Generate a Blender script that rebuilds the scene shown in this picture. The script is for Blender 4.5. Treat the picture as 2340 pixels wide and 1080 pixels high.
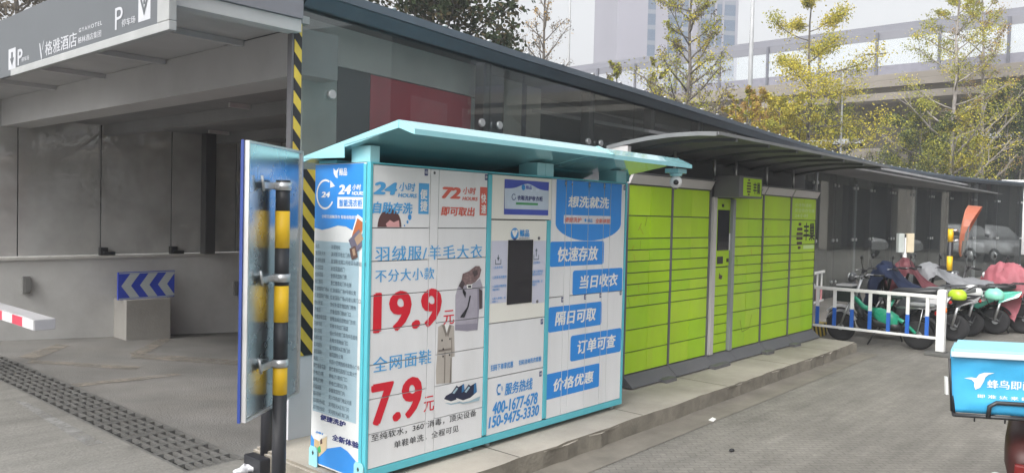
import bpy, bmesh, math, random
from mathutils import Vector, Matrix, noise as mnoise
R = math.radians
for o in list(bpy.data.objects): bpy.data.objects.remove(o)
SC = bpy.context.scene
COL = SC.collection
PI = math.pi
rng = random.Random(7)

# ------------------------------------------------------------------ camera
W, H, F = 2340.0, 1080.0, 1803.6
YAW, PITCH, ROLL = R(41.377), R(1.62), R(1.38)
CP = Vector((0, 0, 1.72))
cf = Vector((math.cos(YAW)*math.cos(PITCH), math.sin(YAW)*math.cos(PITCH), -math.sin(PITCH)))
_r = Vector((math.sin(YAW), -math.cos(YAW), 0)); _u = _r.cross(cf)
cr = math.cos(ROLL)*_r + math.sin(ROLL)*_u
cu = -math.sin(ROLL)*_r + math.cos(ROLL)*_u
cam = bpy.data.objects.new('camera', bpy.data.cameras.new('camera')); COL.objects.link(cam)
cam.matrix_world = Matrix(((cr.x, cu.x, -cf.x, CP.x), (cr.y, cu.y, -cf.y, CP.y), (cr.z, cu.z, -cf.z, CP.z), (0, 0, 0, 1)))
cam.data.sensor_fit = 'HORIZONTAL'; cam.data.sensor_width = 36.0
cam.data.lens = F/W*36.0
cam.data.clip_start = 0.05; cam.data.clip_end = 2000
SC.camera = cam
def ray(x, y): return cf*F + cr*(x-W/2) - cu*(y-H/2)
def hz(x, y, z): d = ray(x, y); return CP + d*((z-CP.z)/d.z)
def hx(x, y, v): d = ray(x, y); return CP + d*((v-CP.x)/d.x)
def hy(x, y, v): d = ray(x, y); return CP + d*((v-CP.y)/d.y)
def hd(x, y, v): d = ray(x, y); return CP + d*(v/F)      # at depth v along the view axis

# ------------------------------------------------------------------ world, sun, exposure
SUN_EL, SUN_ROT = R(46), R(262)
wd = bpy.data.worlds.new('World'); SC.world = wd; wd.use_nodes = True
nt = wd.node_tree; nt.nodes.clear()
sky = nt.nodes.new('ShaderNodeTexSky'); sky.sky_type = 'NISHITA'; sky.sun_disc = False
sky.sun_elevation = SUN_EL; sky.sun_rotation = SUN_ROT; sky.air_density = 1.2; sky.dust_density = 7.0; sky.ozone_density = 1.0
hs = nt.nodes.new('ShaderNodeHueSaturation'); hs.inputs['Saturation'].default_value = 0.12
bgn = nt.nodes.new('ShaderNodeBackground'); bgn.inputs['Strength'].default_value = 0.13
wo = nt.nodes.new('ShaderNodeOutputWorld')
nt.links.new(sky.outputs[0], hs.inputs['Color']); nt.links.new(hs.outputs[0], bgn.inputs['Color']); nt.links.new(bgn.outputs[0], wo.inputs['Surface'])
sl = bpy.data.lights.new('sun', 'SUN'); sl.energy = 0.6; sl.angle = R(20); sl.color = (1.0, 0.975, 0.95)
so = bpy.data.objects.new('sun', sl); COL.objects.link(so)
_az = SUN_ROT   # nishita: rotation measured from +Y clockwise
sd = Vector((math.sin(_az)*math.cos(SUN_EL), math.cos(_az)*math.cos(SUN_EL), math.sin(SUN_EL)))
so.rotation_euler = (-sd).to_track_quat('-Z', 'Y').to_euler(); so.location = (0, 0, 30)
SC.view_settings.view_transform = 'Standard'; SC.view_settings.look = 'None'; SC.view_settings.gamma = 1.0
SC.view_settings.exposure = 1.1
SC.cycles.max_bounces = 10; SC.cycles.transparent_max_bounces = 24; SC.cycles.volume_bounces = 1
SC.cycles.use_denoising = True

# ------------------------------------------------------------------ materials
def srgb(r, g, b):
    def f(c):
        c /= 255.0
        return c/12.92 if c <= .04045 else ((c+.055)/1.055)**2.4
    return (f(r), f(g), f(b))
MATS = {}
def mat(name, col, rough=.5, metal=0.0, var=.12, vscale=3.0, bump=0.0, bscale=40.0, spec=.5, coat=0.0, dirt=0.0, dscale=1.2, dcol=(.12, .10, .08), stretch=None):
    if name in MATS: return MATS[name]
    m = bpy.data.materials.new(name); m.use_nodes = True
    n = m.node_tree; b = n.nodes['Principled BSDF']
    b.inputs['Roughness'].default_value = rough; b.inputs['Metallic'].default_value = metal
    b.inputs['Specular IOR Level'].default_value = spec; b.inputs['Coat Weight'].default_value = coat
    tc = n.nodes.new('ShaderNodeTexCoord'); vec = tc.outputs['Object']
    if stretch:
        mp = n.nodes.new('ShaderNodeMapping'); mp.inputs['Scale'].default_value = stretch
        n.links.new(vec, mp.inputs['Vector']); vec = mp.outputs[0]
    nz = n.nodes.new('ShaderNodeTexNoise'); nz.inputs['Scale'].default_value = vscale; nz.inputs['Detail'].default_value = 6; nz.inputs['Roughness'].default_value = .6
    n.links.new(vec, nz.inputs['Vector'])
    mr = n.nodes.new('ShaderNodeMapRange'); mr.inputs['From Min'].default_value = .3; mr.inputs['From Max'].default_value = .7
    mr.inputs['To Min'].default_value = 1-var; mr.inputs['To Max'].default_value = 1+var
    n.links.new(nz.outputs[0], mr.inputs['Value'])
    mx = n.nodes.new('ShaderNodeVectorMath'); mx.operation = 'SCALE'; mx.inputs[0].default_value = col
    n.links.new(mr.outputs[0], mx.inputs['Scale'])
    out = mx.outputs[0]
    if dirt > 0:
        nd = n.nodes.new('ShaderNodeTexNoise'); nd.inputs['Scale'].default_value = dscale; nd.inputs['Detail'].default_value = 9; nd.inputs['Roughness'].default_value = .68
        n.links.new(vec, nd.inputs['Vector'])
        r2 = n.nodes.new('ShaderNodeMapRange'); r2.inputs['From Min'].default_value = .48; r2.inputs['From Max'].default_value = .75
        r2.inputs['To Min'].default_value = 0; r2.inputs['To Max'].default_value = dirt
        n.links.new(nd.outputs[0], r2.inputs['Value'])
        mc = n.nodes.new('ShaderNodeMix'); mc.data_type = 'RGBA'; mc.inputs[7].default_value = (*dcol, 1)
        n.links.new(r2.outputs[0], mc.inputs[0]); n.links.new(out, mc.inputs[6]); out = mc.outputs[2]
    n.links.new(out, b.inputs['Base Color'])
    rr = n.nodes.new('ShaderNodeMapRange'); rr.inputs['To Min'].default_value = max(.02, rough-.08); rr.inputs['To Max'].default_value = min(1, rough+.1)
    n.links.new(nz.outputs[0], rr.inputs['Value']); n.links.new(rr.outputs[0], b.inputs['Roughness'])
    if bump > 0:
        nb = n.nodes.new('ShaderNodeTexNoise'); nb.inputs['Scale'].default_value = bscale; nb.inputs['Detail'].default_value = 4
        n.links.new(vec, nb.inputs['Vector'])
        bp = n.nodes.new('ShaderNodeBump'); bp.inputs['Strength'].default_value = bump; bp.inputs['Distance'].default_value = .01
        n.links.new(nb.outputs[0], bp.inputs['Height']); n.links.new(bp.outputs[0], b.inputs['Normal'])
    MATS[name] = m
    return m
def glassmat(name, tint, gloss_min=.08, rough=.01, dust=.12, dustcol=(.5, .5, .48), facing=True, dscale=1.5):
    if name in MATS: return MATS[name]
    m = bpy.data.materials.new(name); m.use_nodes = True
    n = m.node_tree; n.nodes.clear()
    out = n.nodes.new('ShaderNodeOutputMaterial')
    tr = n.nodes.new('ShaderNodeBsdfTransparent'); tr.inputs['Color'].default_value = (*tint, 1)
    gl = n.nodes.new('ShaderNodeBsdfGlossy'); gl.inputs['Roughness'].default_value = rough; gl.inputs['Color'].default_value = (.9, .95, .95, 1)
    df = n.nodes.new('ShaderNodeBsdfDiffuse'); df.inputs['Color'].default_value = (*dustcol, 1)
    fr = n.nodes.new('ShaderNodeFresnel'); fr.inputs['IOR'].default_value = 1.52
    ad = n.nodes.new('ShaderNodeMath'); ad.operation = 'ADD'; ad.inputs[1].default_value = gloss_min; ad.use_clamp = True
    n.links.new(fr.outputs[0], ad.inputs[0])
    ge = n.nodes.new('ShaderNodeNewGeometry'); iv = n.nodes.new('ShaderNodeMath'); iv.operation = 'SUBTRACT'; iv.inputs[0].default_value = 1.0; n.links.new(ge.outputs['Backfacing'], iv.inputs[1])
    ml = n.nodes.new('ShaderNodeMath'); ml.operation = 'MULTIPLY'; n.links.new(ad.outputs[0], ml.inputs[0]); n.links.new(iv.outputs[0], ml.inputs[1]); ad = ml   # only the outer face mirrors
    m1 = n.nodes.new('ShaderNodeMixShader'); n.links.new(ad.outputs[0], m1.inputs[0]); n.links.new(tr.outputs[0], m1.inputs[1]); n.links.new(gl.outputs[0], m1.inputs[2])
    tc = n.nodes.new('ShaderNodeTexCoord'); nz = n.nodes.new('ShaderNodeTexNoise'); nz.inputs['Scale'].default_value = dscale; nz.inputs['Detail'].default_value = 8
    n.links.new(tc.outputs['Object'], nz.inputs['Vector'])
    mr = n.nodes.new('ShaderNodeMapRange'); mr.inputs['From Min'].default_value = .35; mr.inputs['From Max'].default_value = .7; mr.inputs['To Min'].default_value = dust*(.35 if dust < .5 else .58); mr.inputs['To Max'].default_value = dust
    n.links.new(nz.outputs[0], mr.inputs['Value'])
    m2 = n.nodes.new('ShaderNodeMixShader'); n.links.new(mr.outputs[0], m2.inputs[0]); n.links.new(m1.outputs[0], m2.inputs[1]); n.links.new(df.outputs[0], m2.inputs[2])
    n.links.new(m2.outputs[0], out.inputs['Surface'])
    MATS[name] = m
    return m
def leafmat(name, col, trans=.35):
    if name in MATS: return MATS[name]
    m = bpy.data.materials.new(name); m.use_nodes = True
    n = m.node_tree; n.nodes.clear()
    out = n.nodes.new('ShaderNodeOutputMaterial')
    oi = n.nodes.new('ShaderNodeNewGeometry')
    mr = n.nodes.new('ShaderNodeMapRange'); mr.inputs['To Min'].default_value = .6; mr.inputs['To Max'].default_value = 1.4
    n.links.new(oi.outputs['Random Per Island'], mr.inputs['Value'])
    sc = n.nodes.new('ShaderNodeVectorMath'); sc.operation = 'SCALE'; sc.inputs[0].default_value = col
    n.links.new(mr.outputs[0], sc.inputs['Scale'])
    d = n.nodes.new('ShaderNodeBsdfDiffuse'); t = n.nodes.new('ShaderNodeBsdfTranslucent')
    n.links.new(sc.outputs[0], d.inputs['Color']); n.links.new(sc.outputs[0], t.inputs['Color'])
    mx = n.nodes.new('ShaderNodeMixShader'); mx.inputs[0].default_value = trans
    n.links.new(d.outputs[0], mx.inputs[1]); n.links.new(t.outputs[0], mx.inputs[2]); n.links.new(mx.outputs[0], out.inputs['Surface'])
    MATS[name] = m
    return m
def stripemat(name, c1, c2, axis, period, duty=.5, rough=.5, dirt=.25):
    """hard stripes painted on a surface, across the given direction in object space"""
    if name in MATS: return MATS[name]
    m = mat(name, c1, rough=rough, var=.1, vscale=6)
    n = m.node_tree; b = n.nodes['Principled BSDF']
    tc = n.nodes.new('ShaderNodeTexCoord'); dt = n.nodes.new('ShaderNodeVectorMath'); dt.operation = 'DOT_PRODUCT'; dt.inputs[1].default_value = axis
    n.links.new(tc.outputs['Object'], dt.inputs[0])
    dv = n.nodes.new('ShaderNodeMath'); dv.operation = 'DIVIDE'; dv.inputs[1].default_value = period; n.links.new(dt.outputs['Value'], dv.inputs[0])
    frn = n.nodes.new('ShaderNodeMath'); frn.operation = 'FLOORED_MODULO'; frn.inputs[1].default_value = 1.0; n.links.new(dv.outputs[0], frn.inputs[0])
    gt = n.nodes.new('ShaderNodeMath'); gt.operation = 'GREATER_THAN'; gt.inputs[1].default_value = duty; n.links.new(frn.outputs[0], gt.inputs[0])
    mx = n.nodes.new('ShaderNodeMix'); mx.data_type = 'RGBA'; mx.inputs[7].default_value = (*c2, 1)
    src = b.inputs['Base Color'].links[0].from_socket
    n.links.new(gt.outputs[0], mx.inputs[0]); n.links.new(src, mx.inputs[6]); n.links.new(mx.outputs[2], b.inputs['Base Color'])
    return m

# ------------------------------------------------------------------ mesh helpers
def wloc(o):
    v = Vector((0, 0, 0))
    while o is not None:
        v += o.location; o = o.parent
    return v
class MB:
    def __init__(s): s.bm = bmesh.new(); s.mi = 0
    def _mark(s, faces):
        for f in faces: f.material_index = s.mi
    def box(s, x0, x1, y0, y1, z0, z1, bev=0.0, M=None):
        if x0 > x1: x0, x1 = x1, x0
        if y0 > y1: y0, y1 = y1, y0
        if z0 > z1: z0, z1 = z1, z0
        vs = [s.bm.verts.new(p) for p in ((x0,y0,z0),(x1,y0,z0),(x1,y1,z0),(x0,y1,z0),(x0,y0,z1),(x1,y0,z1),(x1,y1,z1),(x0,y1,z1))]
        fs = [s.bm.faces.new([vs[i] for i in q]) for q in ((0,3,2,1),(4,5,6,7),(0,1,5,4),(1,2,6,5),(2,3,7,6),(3,0,4,7))]
        s._mark(fs)
        allv = list(vs)
        if bev > 0:
            es = list({e for f in fs for e in f.edges})
            r = bmesh.ops.bevel(s.bm, geom=es, offset=bev, segments=2, profile=.7, affect='EDGES')
            s._mark(r['faces']); allv = list({v for v in allv if v.is_valid} | set(r['verts']) | {v for f in r['faces'] for v in f.verts})
            allv = list({v for f in fs if f.is_valid for v in f.verts} | set(allv))
        if M is not None:
            for v in allv: v.co = M @ v.co
        return s
    def poly(s, pts):
        f = s.bm.faces.new([s.bm.verts.new(p) for p in pts]); f.material_index = s.mi; return f
    def prism(s, pts, vec):
        vec = Vector(vec); n = len(pts)
        a = [s.bm.verts.new(p) for p in pts]; b = [s.bm.verts.new(Vector(p)+vec) for p in pts]
        fs = [s.bm.faces.new(a[::-1]), s.bm.faces.new(b)]
        for i in range(n): fs.append(s.bm.faces.new((a[i], a[(i+1) % n], b[(i+1) % n], b[i])))
        s._mark(fs); return s
    def tube(s, pts, r, seg=8, caps=True):
        pts = [Vector(p) for p in pts]
        rs = r if isinstance(r, (list, tuple)) else [r]*len(pts)
        rings = []; ref = None
        for i, p in enumerate(pts):
            t = (pts[min(i+1, len(pts)-1)] - pts[max(i-1, 0)])
            if t.length < 1e-9: t = Vector((0, 0, 1))
            t.normalize()
            if ref is None: ref = Vector((0, 0, 1)) if abs(t.z) < .9 else Vector((1, 0, 0))
            a = t.cross(ref)
            if a.length < 1e-4: a = t.cross(Vector((1, .3, 0)))
            a.normalize(); b = t.cross(a).normalized(); ref = -b if False else a.cross(t)
            rings.append([s.bm.verts.new(p + (a*math.cos(2*PI*k/seg) + b*math.sin(2*PI*k/seg))*rs[i]) for k in range(seg)])
        fs = []
        for i in range(len(rings)-1):
            for k in range(seg):
                f = s.bm.faces.new((rings[i][k], rings[i][(k+1) % seg], rings[i+1][(k+1) % seg], rings[i+1][k])); f.smooth = True; fs.append(f)
        if caps: fs += [s.bm.faces.new(rings[0][::-1]), s.bm.faces.new(rings[-1])]
        s._mark(fs); return s
    def lathe(s, prof, c, axis=(0, 1, 0), seg=24, closed=False):
        """prof: (radius, offset along axis)"""
        ax = Vector(axis).normalized(); ref = Vector((0, 0, 1)) if abs(ax.z) < .9 else Vector((1, 0, 0))
        a = ax.cross(ref).normalized(); b = ax.cross(a); c = Vector(c)
        rings = [[s.bm.verts.new(c + ax*h + (a*math.cos(2*PI*k/seg)+b*math.sin(2*PI*k/seg))*max(r, 1e-4)) for k in range(seg)] for r, h in prof]
        n = len(rings); fs = []
        for i in range(n if closed else n-1):
            A, B = rings[i], rings[(i+1) % n]
            for k in range(seg):
                f = s.bm.faces.new((A[k], A[(k+1) % seg], B[(k+1) % seg], B[k])); f.smooth = True; fs.append(f)
        if not closed: fs += [s.bm.faces.new(rings[0][::-1]), s.bm.faces.new(rings[-1])]
        s._mark(fs); return s
    def ball(s, c, r, sc=(1, 1, 1), seg=16, rings=10, M=None):
        g = bmesh.ops.create_uvsphere(s.bm, u_segments=seg, v_segments=rings, radius=r)
        for v in g['verts']:
            v.co = Vector((v.co.x*sc[0], v.co.y*sc[1], v.co.z*sc[2]))
            if M is not None: v.co = M @ v.co
            v.co += Vector(c)
        fs = {f for v in g['verts'] for f in v.link_faces}
        for f in fs: f.smooth = True
        s._mark(fs); return s
    def loft(s, secs, seg=16, smooth=True):
        """secs: (x, ycentre, zcentre, half width, half height, power)"""
        rings = []
        for x, yc, zc, hw, hh, pw in secs:
            ring = []
            for k in range(seg):
                t = 2*PI*k/seg; c_, s_ = math.cos(t), math.sin(t)
                ring.append(s.bm.verts.new((x, yc + hw*math.copysign(abs(c_)**(2/pw), c_), zc + hh*math.copysign(abs(s_)**(2/pw), s_))))
            rings.append(ring)
        fs = []
        for i in range(len(rings)-1):
            for k in range(seg):
                f = s.bm.faces.new((rings[i][k], rings[i+1][k], rings[i+1][(k+1) % seg], rings[i][(k+1) % seg])); f.smooth = smooth; fs.append(f)
        fs += [s.bm.faces.new(rings[0]), s.bm.faces.new(rings[-1][::-1])]
        s._mark(fs); return s
    def done(s, name, m, parent=None, world=True, label=None):
        if parent is not None and world:
            off = wloc(parent)
            for v in s.bm.verts: v.co -= off
        bmesh.ops.recalc_face_normals(s.bm, faces=s.bm.faces)
        me = bpy.data.meshes.new(name); s.bm.to_mesh(me); s.bm.free()
        for mm in (m if isinstance(m, (list, tuple)) else [m]): me.materials.append(mm)
        o = bpy.data.objects.new(name, me); COL.objects.link(o)
        if parent is not None: o.parent = parent
        if label: o['label'] = label
        return o
def tag(o, label, cat, group=None, kind=None):
    if label: o['label'] = label
    if cat: o['category'] = cat
    if group: o['group'] = group
    if kind: o['kind'] = kind
    return o
def struct(o): o['kind'] = 'structure'; return o
def thing(name, label, cat, loc=(0, 0, 0), rz=0.0, group=None):
    o = bpy.data.objects.new(name, None); COL.objects.link(o); o.empty_display_size = .2
    o.location = loc; o.rotation_euler = (0, 0, rz)
    return tag(o, label, cat, group)
def copy_tree(o, parent=None):
    c = o.copy(); COL.objects.link(c)
    if parent is not None: c.parent = parent
    for ch in list(o.children): copy_tree(ch, c)
    return c

# ------------------------------------------------------------------ lettering and printed decals
_TC = {}
def glyphs(s, bold=0.0, shear=0.0, spacing=1.0):
    key = (s, bold, shear, spacing)
    if key in _TC: return _TC[key]
    cu_ = bpy.data.curves.new('t', 'FONT'); cu_.body = s; cu_.size = 1; cu_.offset = bold; cu_.shear = shear; cu_.space_character = spacing
    cu_.resolution_u = 3; cu_.fill_mode = 'FRONT'
    ob = bpy.data.objects.new('t', cu_); COL.objects.link(ob)
    dg = bpy.context.evaluated_depsgraph_get(); dg.update()
    me = bpy.data.meshes.new_from_object(ob.evaluated_get(dg))
    vs = [(v.co.x, v.co.y) for v in me.vertices]; fs = [tuple(p.vertices) for p in me.polygons]
    bpy.data.objects.remove(ob); bpy.data.curves.remove(cu_); bpy.data.meshes.remove(me)
    _TC[key] = (vs, fs)
    return _TC[key]
class Decal:
    """flat print on a face; (u,v) drawn in metres in the face, hit() turns a photo point into (u,v)"""
    def __init__(s, to3d, hit): s.to3d = to3d; s.hit = hit; s.layers = {}
    def _add(s, m, layer, vs, fs): s.layers.setdefault((m.name, layer), []).append((vs, fs))
    def polyuv(s, m, uv, layer=1): s._add(m, layer, list(uv), [tuple(range(len(uv)))])
    def poly(s, m, px, layer=1): s.polyuv(m, [s.hit(*p) for p in px], layer)
    def rect(s, m, a, b, layer=1, rad=0.0):
        (u0, v1), (u1, v0) = s.hit(*a), s.hit(*b); s.rectuv(m, u0, u1, v0, v1, layer, rad)
    def rectuv(s, m, u0, u1, v0, v1, layer=1, rad=0.0):
        if rad <= 0: s.polyuv(m, [(u0, v0), (u1, v0), (u1, v1), (u0, v1)], layer); return
        pts = []
        for cx, cy, a0 in ((u1-rad, v0+rad, -90), (u1-rad, v1-rad, 0), (u0+rad, v1-rad, 90), (u0+rad, v0+rad, 180)):
            for k in range(5):
                a = R(a0+k*22.5); pts.append((cx+rad*math.cos(a), cy+rad*math.sin(a)))
        s.polyuv(m, pts, layer)
    def disc(s, m, c, r, layer=1, n=20, sx=1.0):
        u, v = s.hit(*c); s.polyuv(m, [(u+r*sx*math.cos(2*PI*k/n), v+r*math.sin(2*PI*k/n)) for k in range(n)], layer)
    def ring(s, m, c, r0, r1, a0, a1, layer=1, n=28):
        u, v = c
        vs, fs = [], []
        for k in range(n+1):
            a = R(a0+(a1-a0)*k/n); vs += [(u+r0*math.cos(a), v+r0*math.sin(a)), (u+r1*math.cos(a), v+r1*math.sin(a))]
        for k in range(n): fs.append((2*k, 2*k+1, 2*k+3, 2*k+2))
        s._add(m, layer, vs, fs)
    def text(s, m, t, a, b, layer=2, bold=.02, shear=0.0, spacing=1.0):
        (u0, v1), (u1, v0) = s.hit(*a), s.hit(*b); s.textuv(m, t, u0, u1, v0, v1, layer, bold, shear, spacing)
    def textuv(s, m, t, u0, u1, v0, v1, layer=2, bold=.02, shear=0.0, spacing=1.0):
        cjk = any(ord(c_) > 0x2e80 for c_ in t)
        stack = cjk or bold >= .03
        vs, fs = glyphs(t, 0.0 if stack else bold, shear, spacing)
        if not vs: return
        if stack and bold > 0:
            b_ = bold*(.8 if cjk else 1.25); sh = ((b_, 0), (-b_, 0), (0, b_*.6), (0, -b_*.6), (b_*.8, b_*.5), (-b_*.8, -b_*.5)) if bold > .025 else ((b_, 0), (-b_, 0))
            xs = [p[0] for p in vs]; ys = [p[1] for p in vs]; x0, x1, y0, y1 = min(xs)-b_, max(xs)+b_, min(ys)-b_*.6, max(ys)+b_*.6
            kx = (u1-u0)/(x1-x0); ky = (v1-v0)/(y1-y0)
            for i_, (dx, dy) in enumerate(sh): s._add(m, layer+.04+i_*.08, [(u0+(x+dx-x0)*kx, v0+(y+dy-y0)*ky) for x, y in vs], fs)
            return
        xs = [p[0] for p in vs]; ys = [p[1] for p in vs]; x0, x1, y0, y1 = min(xs), max(xs), min(ys), max(ys)
        kx = (u1-u0)/max(1e-6, x1-x0); ky = (v1-v0)/max(1e-6, y1-y0)
        s._add(m, layer, [(u0+(x-x0)*kx, v0+(y-y0)*ky) for x, y in vs], fs)
    def build(s, name, parent, gaps=(), eps=.0012, world=True):
        bm = bmesh.new(); ms = []
        for (mn, layer), items in sorted(s.layers.items(), key=lambda t: t[0][1]):
            if mn not in ms: ms.append(mn)
            mi = ms.index(mn); b2 = bmesh.new()
            for vs, fs in items:
                bv = [b2.verts.new((u, v, 0)) for u, v in vs]
                for f in fs:
                    try: b2.faces.new([bv[i] for i in f])
                    except ValueError: pass
            for (u0, u1, v0, v1) in gaps:
                for co, no in (((u0, 0, 0), (1, 0, 0)), ((u1, 0, 0), (1, 0, 0)), ((0, v0, 0), (0, 1, 0)), ((0, v1, 0), (0, 1, 0))):
                    ax = 0 if no[0] else 1; c0 = co[ax]; o0, o1 = ((v0, v1), (u0, u1))[ax]
                    g = []
                    for f in b2.faces:
                        a_ = [v.co[ax] for v in f.verts]
                        if min(a_) < c0 < max(a_):
                            q = [v.co[1-ax] for v in f.verts]
                            if max(q) > o0 and min(q) < o1: g.append(f)
                    if g:
                        es = {e for f in g for e in f.edges}; vv = {v for f in g for v in f.verts}
                        bmesh.ops.bisect_plane(b2, geom=list(g)+list(es)+list(vv), plane_co=co, plane_no=no, dist=1e-6)
                kill = [f for f in b2.faces if u0 < f.calc_center_bounds().x < u1 and v0 < f.calc_center_bounds().y < v1]
                if kill: bmesh.ops.delete(b2, geom=kill, context='FACES')
            vm = {}
            for v in b2.verts: vm[v] = bm.verts.new(s.to3d(v.co.x, v.co.y, eps*layer))
            for f in b2.faces:
                try: nf = bm.faces.new([vm[v] for v in f.verts]); nf.material_index = mi
                except ValueError: pass
            b2.free()
        if parent is not None and world:
            off = wloc(parent)
            for v in bm.verts: v.co -= off
        me = bpy.data.meshes.new(name); bm.to_mesh(me); bm.free()
        for mn in ms: me.materials.append(bpy.data.materials[mn])
        o = bpy.data.objects.new(name, me); COL.objects.link(o); o.parent = parent
        return o

# palette
M_white = mat('white_painted_steel', (.71, .715, .725), .42, var=.04, dirt=.16, dscale=2.6, dcol=(.42, .40, .36), stretch=(1.5, 1.5, .35))
M_cream = mat('cream_panel', (.74, .73, .67), .42, var=.03)
M_teal = mat('teal_paint', (.10, .46, .54), .32, var=.05, dirt=.06)
M_tealroof = mat('teal_roof_paint', (.30, .64, .70), .2, var=.04, spec=.9, coat=1.0, dirt=.08)
M_dark = mat('dark_gap', (.02, .022, .025), .7)
M_blue = mat('print_blue', (.022, .24, .68), .4, var=.03)
M_tblue = mat('print_text_blue', (.035, .26, .62), .4, var=.03)
M_lblue = mat('print_light_blue', (.07, .34, .66), .4, var=.03)
M_red = mat('print_red', (.60, .012, .03), .4, var=.03)
M_coral = mat('print_coral', (.62, .12, .085), .4, var=.03)
M_black = mat('print_black', (.015, .015, .02), .4)
M_navy = mat('print_navy', (.012, .02, .15), .4)
M_pwhite = mat('print_white', (.76, .76, .74), .4, var=.02)
M_grey = mat('print_grey_blue', (.34, .48, .56), .4, var=.04)
M_dtext = mat('print_grey_text', (.10, .14, .18), .4)
M_screen = mat('dark_screen', (.012, .012, .018), .08, spec=.6)
LK = dict(rough=.34, var=.08, vscale=1.6, dirt=.28, dscale=2.2, dcol=(.40, .42, .06), stretch=(1.6, 1.6, .5))
M_lime = mat('lime_paint', (.37, .60, .006), **LK); M_limes = [M_lime, mat('lime_paint_fresh', (.34, .585, .006), **LK), mat('lime_paint_faded', (.40, .615, .016), **LK), M_lime]
lrn = random.Random(12)
M_gmetal = mat('grey_metal_trim', (.12, .12, .13), .45, metal=.0, var=.08, dirt=.1)
M_silver = mat('silver_cap', (.48, .46, .46), .4, var=.05)
M_steel = mat('galvanised_steel', (.55, .56, .57), .3, metal=.85, var=.08)
M_conc = mat('kerb_concrete', (.36, .33, .285), .85, var=.16, vscale=2.2, bump=.35, bscale=60, dirt=.45, dscale=.9, dcol=(.16, .14, .11))
M_wall = mat('painted_wall', (.54, .54, .525), .8, var=.10, vscale=1.2, dirt=.35, dscale=.8, dcol=(.2, .19, .17), bump=.15)
M_wwall = mat('white_wall_paint', (.62, .62, .66), .7, var=.05, dirt=.15, dcol=(.4, .38, .36))
M_soffit = mat('soffit_panel', (.40, .40, .41), .6, var=.12, vscale=1.5)
M_beam = mat('beam_paint', (.44, .44, .445), .55, var=.06)
M_ceil = mat('dark_ceiling', (.21, .21, .215), .7, var=.2, vscale=.8)
M_roof = mat('slate_roof_sheet', (.085, .11, .14), .42, var=.12, vscale=2, dirt=.2, dcol=(.2, .2, .19))
M_glass = glassmat('wall_glass', (.79, .81, .81), gloss_min=.09, dust=.05, dustcol=(.34, .34, .34))
M_glass2 = glassmat('far_wall_glass', (.62, .62, .60), gloss_min=.08, dust=.74, dustcol=(.52, .52, .515), dscale=1.3)  # pale dust layer also paints in the veil and reflections on this glass
M_yblk = stripemat('hazard_stripes', (.62, .46, .06), (.02, .02, .024), (1.2, 0, 1.0), .172)
M_rub = mat('black_rubber', (.018, .018, .02), .75, var=.2)
M_bplast = mat('black_plastic', (.02, .021, .023), .38, var=.1)
M_chrome = mat('chrome', (.6, .6, .6), .18, metal=1.0)
M_wplast = mat('white_plastic', (.66, .66, .66), .35, var=.04)
M_orange = mat('orange_reflector', (.75, .22, .04), .35)
M_yel = mat('post_yellow', (.80, .50, .012), .42, var=.06, dirt=.1)
M_blk = mat('post_black', (.022, .023, .028), .45, var=.1, dirt=.15, dcol=(.1, .1, .1))
M_signblue = mat('sign_blue', (.02, .05, .42), .35)
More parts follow.
